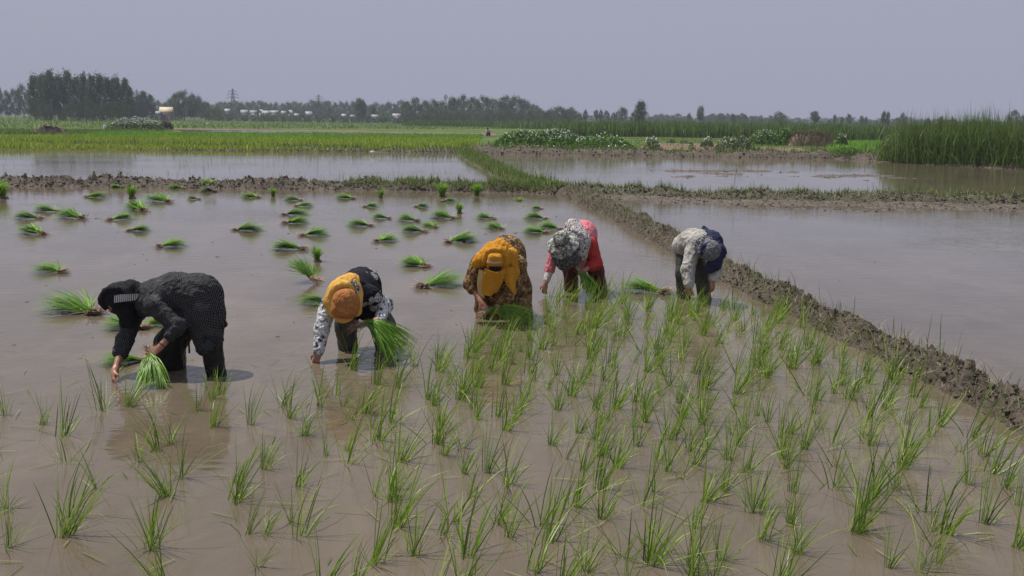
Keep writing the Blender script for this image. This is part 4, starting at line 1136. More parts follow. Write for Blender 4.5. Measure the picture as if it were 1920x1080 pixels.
def fabcoord(V, segs):
    "cloth coordinates: metres along and around the nearest limb"
    best = np.full(len(V), 9.0); out = np.zeros((len(V), 3)); off = 0.0
    for i, (a, b, r) in enumerate(segs):
        a, b = np.asarray(a), np.asarray(b); ab = b - a; L = np.linalg.norm(ab); t = ab / L
        h = np.clip((V - a) @ t, -0.1, L + 0.1); hu = (V - a) @ t; rel = V - a - h[:, None] * t; d = np.linalg.norm(rel, axis=1) - r
        e1 = nrm(np.cross(t, [0.3, 0.1, 1.0])); e2 = np.cross(t, e1)
        ang = np.arctan2(rel @ e2, rel @ e1)
        m = d < best; best = np.where(m, d, best)
        out[m] = np.stack([hu + 0.37 * i, ang * max(r, 0.03), 0 * h + i], 1)[m]
    return out

def garment(name, vol, mat, parent, vox=0.011, amp=0.008, freq=9.0, stretch=(1, 1, 1), seed=0.0, segs=None, ridge=True):
    V, F = vol.surface(vox)
    if amp: V = folds(V, F, amp, freq, stretch, seed, ridge)
    at_ = {'fab': fabcoord(V, segs)} if segs else None
    return obj(name, mesh(name, V, F, mat, True, at_), parent)

def sheet(name, rows, mat, parent, nu=26, nv=26, wave=0.006, nwave=4, thick=0.006, seed=0.0, vol=None, lift=0.010):
    "a hanging piece of cloth through rows of points; with vol it is laid onto that volume from the front"
    R = np.asarray(rows, float)
    def up(A, n):
        s = np.linspace(0, len(A) - 1, n); P = np.concatenate([2 * A[:1] - A[1:2], A, 2 * A[-1:] - A[-2:-1]]); out = []
        for x in s:
            i = min(int(x), len(A) - 2); t = x - i; a, b, c, d = P[i], P[i + 1], P[i + 2], P[i + 3]
            out.append(0.5 * (2 * b + (c - a) * t + (2 * a - 5 * b + 4 * c - d) * t * t + (3 * b - 3 * c + d - a) * t ** 3))
        return np.array(out)
    G = up(R, nu); G = up(G.transpose(1, 0, 2), nv).transpose(1, 0, 2)
    u = np.linspace(0, 1, nv)
    if vol is not None:
        P = G.copy(); P[..., 1] -= 0.5
        for _ in range(40): P[..., 1] += np.clip(vol.at(P) - lift, -0.02, 0.05)
        G = P
    du = np.gradient(G, axis=0); dv = np.gradient(G, axis=1)
    n = np.cross(du, dv); n /= np.linalg.norm(n, axis=-1)[..., None] + 1e-9
    G = G + n * (wave * np.sin(u * nwave * 6.28 + seed)[None, :, None] * np.linspace(0.5, 1, nu)[:, None, None])
    G = G + n * (wave * 1.2 * fbm(G * 14 + seed, 2))[..., None]
    a = (G + n * thick / 2).reshape(-1, 3); b = (G - n * thick / 2).reshape(-1, 3)
    f = grid_faces(nu, nv); m = nu * nv
    bd = np.concatenate([np.arange(nv), np.arange(1, nu) * nv + nv - 1, (nu - 1) * nv + np.arange(nv - 1)[::-1], np.arange(1, nu - 1)[::-1] * nv])
    nx = np.roll(bd, -1)
    rim = np.stack([bd, nx, nx + m, bd + m], 1)
    uv = np.stack(np.broadcast_arrays(np.linspace(0, 1, nu)[:, None], u[None], 0.0), -1).reshape(-1, 3)
    return obj(name, mesh(name, np.vstack([a, b]), [np.vstack([f, f[:, ::-1] + m, rim])], mat, True, {'fab': np.vstack([uv, uv])}), parent)

def hand(vol, w, tip, pn, curl=0.9, thumb=1, spread=0.2, size=1.0):
    "palm, four unequal bent fingers, thumb off the side; w wrist, tip where the fingers point, pn back-of-hand normal"
    d = nrm(np.asarray(tip) - w); pn = nrm(np.asarray(pn) - d * (np.asarray(pn) @ d)); l = np.cross(d, pn)
    z = size
    vol.ell(w + d * 0.045 * z, (0.052 * z, 0.040 * z, 0.018 * z), (d, l, pn), 0.015)
    vol.cone(w - d * 0.02, w + d * 0.03 * z, 0.027 * z, 0.026 * z, 0.02)
    for o, L in ((-0.030, 0.072), (-0.010, 0.082), (0.010, 0.077), (0.029, 0.060)):
        p = w + (d * 0.082 + l * o) * z; a = 0.15
        for j, (fr, r) in enumerate(((0.45, 0.0095), (0.32, 0.0085), (0.23, 0.0075))):
            a += curl * (0.45 if j == 0 else 0.6)
            q = p + z * L * fr * (d * math.cos(a) - pn * math.sin(a) + l * o * spread * 8)
            vol.cone(p, q, r * z, r * 0.9 * z, 0.006); p = q
    p = w + (d * 0.025 + l * 0.030 * thumb) * z
    q = p + z * 0.045 * nrm(d * 0.65 + l * thumb * 0.7 - pn * 0.35); vol.cone(p, q, 0.013 * z, 0.011 * z, 0.012)
    q2 = q + z * 0.035 * nrm(d * 0.9 + l * thumb * 0.1 - pn * 0.5); vol.cone(q, q2, 0.0105 * z, 0.008 * z, 0.006)

def head_shape(vol, C, Fd, U):
    Fd = nrm(Fd); U = nrm(np.asarray(U) - Fd * (np.asarray(U) @ Fd)); Lt = np.cross(Fd, U)
    A = (Lt, Fd, U)
    vol.ell(C + U * 0.015 - Fd * 0.008, (0.076, 0.097, 0.098), A, 0.03)
    vol.ell(C + Fd * 0.035 - U * 0.045, (0.060, 0.058, 0.068), A, 0.03)
    vol.cone(C + Fd * 0.06 - U * 0.085, C + Fd * 0.07 - U * 0.092, 0.030, 0.026, 0.03)
    vol.cone(C + Fd * 0.088 + U * 0.004, C + Fd * 0.108 - U * 0.030, 0.008, 0.013, 0.012)        # nose
    vol.ell(C + Fd * 0.083 + U * 0.026, (0.050, 0.012, 0.010), A, 0.015)                         # brow
    vol.ell(C + Fd * 0.090 - U * 0.055, (0.022, 0.010, 0.009), A, 0.008)                         # lips
    for sg in (-1, 1):
        vol.cut(C + Fd * 0.099 + U * 0.004 + Lt * 0.031 * sg, 0.014, None, 0.012)                # eye sockets
        vol.ell(C + Fd * 0.083 + U * 0.004 + Lt * 0.031 * sg, 0.011, None, 0.004)                # eyeballs
        vol.ell(C - Fd * 0.004 - U * 0.005 + Lt * 0.077 * sg, (0.010, 0.020, 0.032), A, 0.010)   # ears
    return A

def rolls(v, C, rx, rz, y, a0, a1, r, k=0.010, n=9, tilt=0.0):
    'a rounded fold of cloth lying as an arc round a head, seen from the front'
    a = np.radians(np.linspace(a0, a1, n))
    P = [np.asarray(C) + [rx * math.cos(t), y + tilt * math.sin(t), rz * math.sin(t)] for t in a]
    v.chain(P, r * np.interp(np.linspace(0, 1, n), [0, 0.2, 0.8, 1], [0.6, 1, 1, 0.6]), k)

MAT_SKIN = std('skin', (0.30, 0.135, 0.085), (0.40, 0.195, 0.125), 14, 0.38, 0.002, 90, spec=0.5)
MAT_EYE = std('eye', (0.03, 0.02, 0.015), None, 1, 0.2)

def person_root(px, py, label):
    p = gp(px, py); p = np.array([p[0], p[1], 0.0])
    e = obj('person', None, loc=p, label=label, cat='person'); e.empty_display_size = 0.2
    return e, p

def body(e, j, feet=True, vox=0.0075, hands=None):
    "one continuous skin: head, neck, trunk, arms with hands, legs with feet"
    v = Vol()
    A = head_shape(v, j['head'], j['F'], j['U'])
    v.cone(j['neck'], j['head'] - A[2] * 0.05 - A[1] * 0.02, 0.058, 0.052, 0.03)
    v.chain([j['neck'], j['chest'], j['waist'], j['pelvis']], [0.07, 0.125, 0.115, 0.135], 0.05)
    for s in 'LR':
        v.chain([j['chest'] * 0.35 + j['sh' + s] * 0.65, j['sh' + s], j['el' + s], j['wr' + s]], [0.075, 0.055, 0.041, 0.027], 0.025)
        hd = hands[s]; hand(v, j['wr' + s], j['tip' + s], hd.get('n', (0, -1, 0)), hd.get('curl', 0.9), hd.get('thumb', 1))
        kn, an = j['kn' + s], j['an' + s]
        v.chain([j['hip' + s], kn, an], [0.088, 0.058, 0.042], 0.04)
        toe = an + np.array(j.get('toe', (0, -0.17, -0.05)))
        v.cone(an + [0, 0.02, -0.03], toe, 0.042, 0.030, 0.03)
    V, F = v.surface(vox)
    b = obj('body', mesh('body', V, F, MAT_SKIN, True), e)
    m = MB()
    for sg in (-1, 1):
        c = j['head'] + A[1] * 0.0925 + A[2] * 0.004 + A[0] * 0.031 * sg
        u = np.array([[0, 0, 1], [0, 1, 0], [1, 0, 0], [0, -1, 0], [-1, 0, 0], [0, 0, -1]]) * 0.006
        m.add(c + u, np.array([[0, 2, 1], [0, 3, 2], [0, 4, 3], [0, 1, 4], [5, 1, 2], [5, 2, 3], [5, 3, 4], [5, 4, 1]]))
    obj('eyes', m.mesh('eyes', MAT_EYE), b)
    return v

# ---- cloth
def cloth(name, build, rough=0.85, bump=0.002, bscale=160, sheen=0.0, space='fab', wet=None, weave=True):
    m, nt, out = newmat(name); g = N(nt)
    col = build(g)
    mudf = g.noise(g.coord((1, 1, 1), 'Object'), 5.0, 4, 0.6)
    if wet:                                                  # splashed mud, with a shape of its own
        f = g.ramp(mudf, [(wet[0], (0, 0, 0)), (wet[0] + 0.12, (1, 1, 1))])
        col = g.mix(g.math('MULTIPLY', f, wet[1]), col, wet[2])
    b = g.n('BsdfPrincipled', {'Base Color': col, 'Roughness': rough, 'Specular IOR Level': 0.2, 'Sheen Weight': sheen})
    ob = g.coord((1, 1, 0.6), 'Object')
    cr = g.math('ABSOLUTE', g.math('SUBTRACT', g.noise(ob, 8, 2, 0.5, 1.2), 0.5))       # creases
    h = g.math('ADD', g.math('MULTIPLY', cr, -0.055), g.math('MULTIPLY', g.noise(ob, bscale, 2), 0.0022))
    bn = g.n('Bump', {'Height': h, 'Strength': 0.9, 'Distance': 1.0})
    nt.links.new(bn.outputs[0], b.inputs['Normal'])
    nt.links.new(b.outputs[0], out.inputs[0])
    return m

def dots(pitch, rad, base, dot):
    def f(g):
        w = g.n('VectorMath', {0: g.coord((1 / pitch, 1 / pitch, 0), 'fab')}, operation='FRACTION').outputs[0]
        d = g.n('VectorMath', {0: w, 1: (0.5, 0.5, 0.0)}, operation='DISTANCE').outputs['Value']
        return g.mix(g.math('LESS_THAN', d, rad), base, dot)
    return f
def plain(c1, c2, scale=6): return lambda g: g.ramp(g.noise(g.coord((1, 1, 1), 'Object'), scale, 4), [(0.35, c1), (0.65, c2)])
def blotch(cols, scale, detail=3, rough=0.6, pos=None, dist=0.6, interp='CONSTANT'):
    def f(g):
        n = g.noise(g.coord((1, 1, 1), 'Object'), scale, detail, rough, dist)
        k = len(cols); p = pos or [0.0] + list(np.linspace(0.38, 0.62, k - 1))
        return g.ramp(n, list(zip(p, cols)), interp)
    return f
def motifs(base, ink, scale, size=0.32, cut=0.55):
    "scattered embroidered sprigs on plain cloth"
    def f(g):
        c = g.coord((1, 1, 1), 'Object')
        v = g.n('TexVoronoi', {'Vector': c, 'Scale': scale})
        near = g.math('LESS_THAN', v.outputs['Distance'], size)
        fine = g.math('GREATER_THAN', g.noise(c, scale * 9, 2, 0.6, 1.5), cut - 0.03)
        some = g.math('GREATER_THAN', g.n('SeparateColor', {0: v.outputs['Color']}).outputs[0], 0.35)
        return g.mix(g.math('MULTIPLY', g.math('MULTIPLY', near, fine), some), base, ink)
    return f
def stripes(n, c1, c2, ratio=0.5, axis=1):
    def f(g):
        s = g.n('SeparateXYZ', {0: g.coord((1, 1, 1), 'fab')}).outputs[axis]
        return g.mix(g.math('GREATER_THAN', g.math('FRACT', g.math('MULTIPLY', s, n)), ratio), c1, c2)
    return f

MAT_DOTTED = cloth('dotted_cloth', dots(0.0130, 0.25, (0.008, 0.008, 0.010), (0.17, 0.17, 0.175)), wet=(0.57, 0.4, (0.16, 0.15, 0.14)))
MAT_BLACK = cloth('black_cloth', plain((0.008, 0.008, 0.010), (0.016, 0.016, 0.019)), 0.8)
MAT_BLACKWET = cloth('wet_black_cloth', plain((0.007, 0.007, 0.008), (0.02, 0.02, 0.02)), 0.35)
MAT_TRIM = cloth('striped_trim', stripes(14, (0.55, 0.55, 0.54), (0.015, 0.015, 0.015), 0.62))
MAT_BLACKSPRIG = cloth('black_sprigged', motifs((0.010, 0.010, 0.016), (0.55, 0.56, 0.58), 7.0, 0.36, 0.52))
MAT_GREYPRINT = cloth('grey_print', blotch([(0.03, 0.03, 0.035), (0.28, 0.29, 0.30), (0.60, 0.61, 0.62), (0.10, 0.10, 0.11)], 17, 4, 0.62, [0.0, 0.42, 0.50, 0.66]), wet=(0.66, 0.5, (0.2, 0.18, 0.15)))
MAT_GREENGREY = cloth('dark_trousers', blotch([(0.035, 0.037, 0.033), (0.07, 0.072, 0.062), (0.11, 0.11, 0.095)], 12, 4, 0.6), 0.6)
MAT_YELLOW = cloth('yellow_cotton', plain((0.58, 0.31, 0.06), (0.70, 0.41, 0.09), 9))
MAT_ORANGE = cloth('orange_print', lambda g: g.mix(g.math('LESS_THAN', g.n('TexVoronoi', {'Vector': g.coord((1, 1, 1), 'Object'), 'Scale': 10.0}, feature='DISTANCE_TO_EDGE').outputs[0], 0.022),
                   g.ramp(g.noise(g.coord((1, 1, 1), 'Object'), 11, 3), [(0.4, (0.38, 0.14, 0.042)), (0.62, (0.46, 0.20, 0.055))]), (0.27, 0.12, 0.06)))
MAT_MUSTARD = cloth('mustard_cotton', plain((0.52, 0.22, 0.018), (0.62, 0.30, 0.028), 8))
MAT_CREAMCLOTH = cloth('cream_cotton', plain((0.52, 0.38, 0.15), (0.60, 0.46, 0.22), 8))
MAT_FLORAL = cloth('floral_kameez', blotch([(0.030, 0.020, 0.014), (0.17, 0.065, 0.035), (0.08, 0.058, 0.026), (0.40, 0.24, 0.085), (0.025, 0.018, 0.012), (0.55, 0.42, 0.24), (0.22, 0.055, 0.04)], 15, 4, 0.62, [0.0, 0.38, 0.44, 0.50, 0.55, 0.60, 0.67], 1.0))
MAT_MAROON = cloth('maroon_cloth', plain((0.060, 0.012, 0.014), (0.11, 0.022, 0.022), 9), 0.45)
MAT_PINK = cloth('pink_cloth', plain((0.62, 0.16, 0.20), (0.70, 0.25, 0.27), 7), wet=(0.62, 0.5, (0.40, 0.28, 0.25)))
MAT_RED = cloth('red_cloth', plain((0.42, 0.035, 0.030), (0.52, 0.055, 0.045), 7), wet=(0.60, 0.5, (0.20, 0.05, 0.045)))
MAT_CAMO = cloth('camouflage', blotch([(0.06, 0.065, 0.055), (0.15, 0.155, 0.13), (0.34, 0.34, 0.31), (0.58, 0.58, 0.54)], 24, 3, 0.6, [0.0, 0.42, 0.52, 0.60], 0.8))
MAT_LEOPARD = cloth('leopard_scarf', blotch([(0.03, 0.03, 0.035), (0.20, 0.19, 0.19), (0.60, 0.54, 0.53)], 52, 3, 0.6, [0.0, 0.43, 0.49], 1.0))
MAT_LEOPARD_SHADE = cloth('leopard_scarf_shade', blotch([(0.018, 0.018, 0.022), (0.10, 0.10, 0.105), (0.24, 0.23, 0.23)], 52, 3, 0.6, [0.0, 0.47, 0.57], 1.0))  # darker copy of the scarf cloth, shade under the hat in its colour
MAT_GLOVE = cloth('pale_sleeve_guard', plain((0.50, 0.43, 0.40), (0.62, 0.56, 0.53), 14))
MAT_OFFWHITE = cloth('off_white_shirt', plain((0.40, 0.385, 0.35), (0.50, 0.48, 0.45), 6), wet=(0.50, 0.8, (0.21, 0.19, 0.15)))
MAT_NAVY = cloth('navy_cloth', plain((0.022, 0.026, 0.065), (0.035, 0.040, 0.09), 8))
MAT_FLORALBW = cloth('dark_floral_scarf', blotch([(0.018, 0.020, 0.032), (0.07, 0.07, 0.09), (0.34, 0.32, 0.32)], 34, 3, 0.6, [0.0, 0.46, 0.54], 1.0))
MAT_HEATHER = cloth('grey_heather_wrap', blotch([(0.07, 0.073, 0.082), (0.15, 0.153, 0.168), (0.26, 0.265, 0.28)], 60, 3, 0.7, [0.0, 0.45, 0.56], 0.4))

def joints(Y0, root, d):
    return {k: at(x, y, Y0 + dy) - root for k, (x, y, dy) in d.items()}

def strips(P0, P1, P2, width, seg=6, seed=0):
    "thin leaves along quadratic curves"
    r = np.random.default_rng(seed); n = len(P0); t = np.linspace(0, 1, seg + 1)[None, :, None]
    C = P0[:, None] * (1 - t) ** 2 + P1[:, None] * 2 * t * (1 - t) + P2[:, None] * t ** 2
    a = r.normal(0, 0.7, n); w = np.stack([np.cos(a), np.sin(a) * 0.6, np.sin(a) * 0.5], 1)[:, None]
    ww = (width * np.interp(np.linspace(0, 1, seg + 1), [0, 0.25, 0.7, 1], [0.55, 1, 0.8, 0.08]))[None, :, None] * r.uniform(0.7, 1.3, n)[:, None, None] / 2
    V = np.stack([C - w * ww, C + w * ww], 2).reshape(-1, 3)
    m = 2 * (seg + 1); b = (np.arange(n) * m)[:, None, None]
    q = np.array([[2 * k, 2 * k + 1, 2 * k + 3, 2 * k + 2] for k in range(seg)])[None]
    return V, (b + q).reshape(-1, 4)

def held_bundle(gather, tips, rootend, n, label, seed, lift=0.1, spread=0.05, width=0.010):
    "leaves from the fist to a fan between tips[0] and tips[1]; roots on the other side"
    r = np.random.default_rng(seed); g0 = np.asarray(gather)
    e = obj('seedling_bundle', None, loc=g0, label=label, cat='seedling bundle', group='rice seedling bundles in the hands of the workers')
    u = r.random(n)[:, None]; t = (np.asarray(tips[0]) * (1 - u) + np.asarray(tips[1]) * u - g0) * r.uniform(0.62, 1.08, n)[:, None]
    t = t + r.normal(0, spread, (n, 3)); P0 = r.normal(0, 0.014, (n, 3))
    P1 = t * 0.5 + np.array([0, 0, 1]) * lift * r.uniform(0.4, 1.4, n)[:, None] + r.normal(0, spread * 0.6, (n, 3))
    lowest = 0.006 - g0[2]
    t[:, 2] = np.maximum(t[:, 2], lowest)
    V, F = strips(P0, P1, t, width, 6, seed)
    obj('leaves', mesh('leaves', V, F, MAT_RICE_BUNDLE), e)
    m = 110; re = np.asarray(rootend) - g0
    V, F = strips(r.normal(0, 0.014, (m, 3)), re * 0.5 + r.normal(0, 0.025, (m, 3)), re * r.uniform(0.7, 1.2, m)[:, None] + r.normal(0, 0.035, (m, 3)), 0.010, 4, seed + 1)
    obj('roots', mesh('roots', V, F, MAT_ROOT), e)

def legs(j, r0=0.12, r1=0.095, r2=0.085, end=1.0):
    v = Vol()
    for s in 'LR':
        a = j['kn' + s] + (j['an' + s] - j['kn' + s]) * end
        v.chain([j['pelvis'] * 0.3 + j['hip' + s] * 0.7, j['kn' + s], a], [r0, r1, r2], 0.04)
    return v
def sleeve(v, j, s, r0, r1, r2, upto):
    w = j['el' + s] + (j['wr' + s] - j['el' + s]) * upto
    v.chain([j['chest'] * 0.3 + j['sh' + s] * 0.7, j['sh' + s], j['el' + s], w], [r0 * 1.15, r0, r1, r2], 0.03)
    return [(j['sh' + s], j['el' + s], r1), (j['el' + s], w, r2)]
def trunk(v, j, rc, rw, rp, k=0.06):
    v.chain([j['neck'] * 0.4 + j['chest'] * 0.6, j['chest'], j['waist'], j['pelvis']], [rc * 0.75, rc, rw, rp], k)
    v.cone(j['shL'] * 0.75 + j['chest'] * 0.25, j['shR'] * 0.75 + j['chest'] * 0.25, 0.075, 0.075, 0.06)
    return [(j['chest'], j['waist'], rw), (j['waist'], j['pelvis'], rp)]

# ---- 1: dotted black dress, seen from the side
e, R0 = person_root(375, 696, 'person in a black dotted dress and black headscarf bending over at the left')
Y0 = R0[1]
j = joints(Y0, R0, dict(pelvis=(374, 556, 0), waist=(330, 549, 0), chest=(288, 560, 0), neck=(256, 562, -0.02), head=(218, 562, -0.05),
    shL=(290, 574, -0.17), elL=(334, 612, -0.24), wrL=(301, 650, -0.33), tipL=(283, 667, -0.37),
    shR=(256, 582, 0.12), elR=(233, 640, -0.10), wrR=(215, 697, -0.36), tipR=(211, 724, -0.45),
    hipL=(383, 584, -0.10), knL=(394, 640, -0.15), anL=(409, 716, -0.13), hipR=(358, 586, 0.10), knR=(320, 645, 0.10), anR=(319, 712, 0.10)))
j['F'] = (-0.42, -0.66, -0.62); j['U'] = (-0.40, -0.42, 0.81); j['toe'] = (-0.17, -0.02, -0.05)
body(e, j, hands=dict(L=dict(n=(-0.2, -0.6, 0.75), curl=1.1, thumb=1), R=dict(n=(-0.8, -0.5, 0.2), curl=0.7, thumb=-1)))
v = legs(j, 0.115, 0.095, 0.080)
v.chain([j['hipR'], j['knR'], j['anR']], [0.125, 0.135, 0.135], 0.05)
garment('trousers', v, MAT_BLACKWET, e, 0.012, 0.014, 7, (1, 1, 0.45), 3.0)
v = Vol(); sg = trunk(v, j, 0.158, 0.172, 0.188)
sg += sleeve(v, j, 'L', 0.084, 0.070, 0.058, 0.42); sg += sleeve(v, j, 'R', 0.085, 0.070, 0.066, 0.35)
skirt = at(392, 645, Y0 - 0.14) - R0
v.chain([j['pelvis'], at(384, 590, Y0 - 0.06) - R0, skirt], [0.186, 0.165, 0.120], 0.06)
v.cone(j['pelvis'], at(354, 590, Y0 - 0.02) - R0, 0.175, 0.12, 0.06)
sg.append((j['pelvis'], skirt, 0.15))
garment('dress', v, MAT_DOTTED, e, 0.011, 0.020, 7, (1, 1, 1), 1.0, sg)
v = Vol()
v.ell(j['head'] + [0.01, 0, 0.012], (0.122, 0.128, 0.128), None, 0.03)
v.chain([j['head'] + [0.03, 0, 0.02], at(245, 551, Y0 - 0.04) - R0, at(262, 556, Y0) - R0], [0.12, 0.112, 0.095], 0.05)
v.chain([at(238, 580, Y0 - 0.06) - R0, at(240, 604, Y0 - 0.04) - R0, at(245, 624, Y0 - 0.02) - R0], [0.085, 0.062, 0.035], 0.04)
A = (np.cross(nrm(j['F']), nrm(j['U'])), nrm(j['F']), nrm(j['U']))
v.cut(j['head'] + A[1] * 0.130 - A[2] * 0.002, (0.066, 0.065, 0.036), A, 0.012)
for a0, a1, q in ((60, 200, 0.10), (75, 215, 0.06), (40, 170, 0.0)): rolls(v, j['head'] + [0.03, 0, 0.0], 0.125, 0.118, -q, a0, a1, 0.026, 0.014)
SC = v
garment('headscarf', v, MAT_BLACK, e, 0.009, 0.018, 9, (1, 1, 0.6), 5.0)
sheet('scarf_trim', [[at(x, y0 + (y1 - y0) * t, Y0 - 0.1) - R0 for x, y0, y1 in ((222, 551, 564), (233, 549, 563), (245, 549, 562), (257, 549, 561), (267, 551, 561))] for t in (0, 0.5, 1)],
      MAT_TRIM, e, 8, 40, 0.001, 2, 0.004, 0, SC, 0.012)
knot = at(408, 583, Y0 - 0.08) - R0
v = Vol().ell(knot, 0.035, None, 0.02)
for dx, dz, r in ((0.02, -0.15, 0.03), (0.06, -0.12, 0.026), (-0.01, -0.11, 0.024)): v.cone(knot, knot + [dx, -0.01, dz], 0.022, r, 0.012)
garment('sash_knot', v, MAT_DOTTED, e, 0.008, 0.010, 16, (1, 1, 0.4), 2.0, [(knot, knot + np.array([0.02, 0, -0.15]), 0.03)])
obj('sash_cord', MB().tube([at(353, 612, Y0 - 0.16) - R0, at(354, 638, Y0 - 0.17) - R0, at(355, 662, Y0 - 0.16) - R0], [0.008, 0.007, 0.009], 6).mesh('sash_cord', MAT_BLACK), e)
w0 = j['wrL']; ax = nrm(j['wrL'] - j['elL']); b1 = nrm(np.cross(ax, [0, 0, 1])); b2 = np.cross(ax, b1)
an_ = np.linspace(0, 2 * np.pi, 17)
obj('bangle', MB().tube([w0 - ax * 0.02 + 0.033 * (b1 * math.cos(a) + b2 * math.sin(a)) for a in an_], 0.004, 5, False).mesh('bangle', MAT_BLACK), e)
held_bundle(at(283, 668, Y0 - 0.37), (at(252, 738, Y0 - 0.68), at(318, 732, Y0 - 0.62)), at(276, 655, Y0 - 0.30), 210, 'bright seedling bundle hanging from the hand of the worker in black', 601, 0.10, 0.03, 0.011)

# ---- 2: black vest, grey printed sleeves, orange and yellow head cloth
e, R0 = person_root(680, 656, 'person in a yellow and orange head cloth with grey printed sleeves bending forward')
Y0 = R0[1]
j = joints(Y0, R0, dict(pelvis=(678, 538, 0.12), waist=(670, 543, -0.08), chest=(658, 550, -0.28), neck=(651, 560, -0.42), head=(645, 568, -0.55),
    shR=(616, 572, -0.34), elR=(604, 616, -0.44), wrR=(597, 660, -0.55), tipR=(591, 682, -0.58),
    shL=(696, 553, -0.28), elL=(722, 574, -0.14), wrL=(713, 598, -0.40), tipL=(697, 604, -0.50),
    hipR=(658, 565, 0.14), knR=(648, 608, -0.02), anR=(655, 678, 0.06), hipL=(700, 565, 0.14), knL=(721, 612, 0.0), anL=(722, 680, 0.08)))
j['F'] = (-0.10, -0.50, -0.86); j['U'] = (-0.08, -0.86, 0.50)
body(e, j, hands=dict(L=dict(n=(0.1, -0.5, 0.85), curl=1.0, thumb=-1), R=dict(n=(-0.2, -0.9, 0.3), curl=0.8, thumb=1)))
garment('trousers', legs(j, 0.125, 0.105, 0.088), MAT_GREENGREY, e, 0.012, 0.014, 8, (1, 1, 0.5), 3.5)
v = Vol(); trunk(v, j, 0.165, 0.175, 0.190)
v.chain([j['pelvis'], at(690, 575, Y0 + 0.05) - R0], [0.185, 0.15], 0.06)
v.cone(j['shL'], j['shL'] * 0.8 + j['elL'] * 0.2, 0.095, 0.085, 0.04).cone(j['shR'], j['shR'] * 0.85 + j['elR'] * 0.15, 0.085, 0.075, 0.04)
garment('tunic', v, MAT_BLACKSPRIG, e, 0.011, 0.010, 7, (1, 1, 1), 2.2)
for s, side in (('L', 'left'), ('R', 'right')):
    v = Vol()
    w = j['el' + s] + (j['wr' + s] - j['el' + s]) * 0.96
    v.chain([j['sh' + s], j['el' + s], w], [0.084, 0.070, 0.052], 0.03)
    if s == 'L': v.cone(at(733, 566, Y0 - 0.12) - R0, j['elL'], 0.02, 0.05, 0.03)
    garment('sleeve', v, MAT_GREYPRINT, e, 0.010, 0.013, 13, (1, 1, 1.4), 6.0 + ord(s))
v = Vol().ell(j['head'] + [-0.005, 0.085, 0.055], (0.172, 0.125, 0.18), None, 0.04)
v.cone(j['head'] + [0.0, 0.02, -0.06], j['head'] + [-0.02, 0.0, -0.115], 0.12, 0.075, 0.05)
v.cone(j['head'] + [0.09, 0.02, 0.0], j['head'] + [0.10, 0.04, -0.08], 0.075, 0.06, 0.04)
hc_ = j['head'] + [0.012, 0.0, 0.02]
rolls(v, hc_, 0.138, 0.160, -0.02, 80, 245, 0.030, 0.03)
rolls(v, hc_, 0.158, 0.172, 0.03, 85, 225, 0.030, 0.022)
rolls(v, hc_ + np.array([-0.01, 0, -0.02]), 0.115, 0.145, -0.04, 205, 320, 0.030, 0.022)
v.chain([j['head'] + [-0.095, 0.06, 0.09], j['head'] + [-0.125, 0.03, 0.0], j['head'] + [-0.105, 0.02, -0.10]], [0.07, 0.062, 0.045], 0.04)
v.chain([j['head'] + [0.03, 0.10, 0.16], j['chest'] + [0.0, 0.0, 0.10]], [0.09, 0.10], 0.05)
v.cut(j['head'] + [-0.02, -0.16, -0.105], (0.06, 0.07, 0.035), None, 0.03)
HOOD = list(v.p)
garment('headscarf', v, MAT_YELLOW, e, 0.009, 0.009, 8, (1.2, 1, 0.5), 8.0)
v = Vol().ell(j['head'] + [0.024, -0.050, 0.006], (0.134, 0.105, 0.142), None, 0.03)
v.cone(j['head'] + [0.06, -0.05, 0.02], j['head'] + [0.085, -0.03, -0.045], 0.07, 0.055, 0.03)
v.cone(j['head'] + [-0.04, -0.07, -0.06], j['head'] + [0.06, -0.07, -0.07], 0.07, 0.07, 0.03)
garment('head_cloth', v, MAT_ORANGE, e, 0.008, 0.007, 7, (0.5, 1, 1.2), 4.0)
v.p = HOOD[:3] + v.p
sheet('grey_band', [[at(x + dx, y + dy, Y0 - 0.7) - R0 for x, y in ((649, 530), (656, 532), (663, 540), (668, 550))] for dx, dy in ((-3, 3), (0, 1), (2, -1))], MAT_FLORALBW, e, 8, 20, 0.002, 2, 0.004, 1.0, v, 0.012)
held_bundle(at(688, 606, Y0 - 0.50), (at(735, 694, Y0 - 0.74), at(788, 642, Y0 - 0.45)), at(657, 614, Y0 - 0.45), 260, 'large seedling bundle fanning right from the hand of the orange head cloth worker', 602, 0.12, 0.035, 0.011)

# ---- 3: mustard headscarf, floral kameez
e, R0 = person_root(945, 594, 'person in a mustard headscarf and brown floral kameez bending towards the viewer')
Y0 = R0[1]
j = joints(Y0, R0, dict(pelvis=(950, 476, 0.12), waist=(945, 477, -0.06), chest=(936, 484, -0.26), neck=(932, 484, -0.38), head=(929, 490, -0.48),
    shR=(898, 492, -0.28), elR=(880, 532, -0.30), wrR=(902, 566, -0.44), tipR=(912, 580, -0.50),
    shL=(972, 496, -0.24), elL=(962, 545, -0.30), wrL=(940, 571, -0.46), tipL=(928, 582, -0.52),
    hipR=(925, 510, 0.10), knR=(905, 552, -0.08), anR=(896, 612, -0.04), hipL=(972, 510, 0.10), knL=(978, 555, -0.02), anL=(985, 615, 0.04)))
j['F'] = (-0.06, -0.80, -0.60); j['U'] = (-0.02, -0.60, 0.80)
body(e, j, hands=dict(L=dict(n=(0.3, -0.7, 0.6), curl=1.1, thumb=-1), R=dict(n=(-0.4, -0.6, 0.7), curl=1.1, thumb=1)))
garment('trousers', legs(j, 0.11, 0.085, 0.075, 0.45), MAT_FLORAL, e, 0.012, 0.012, 9, (1, 1, 0.5), 3.1)
v = Vol(); trunk(v, j, 0.160, 0.175, 0.200)
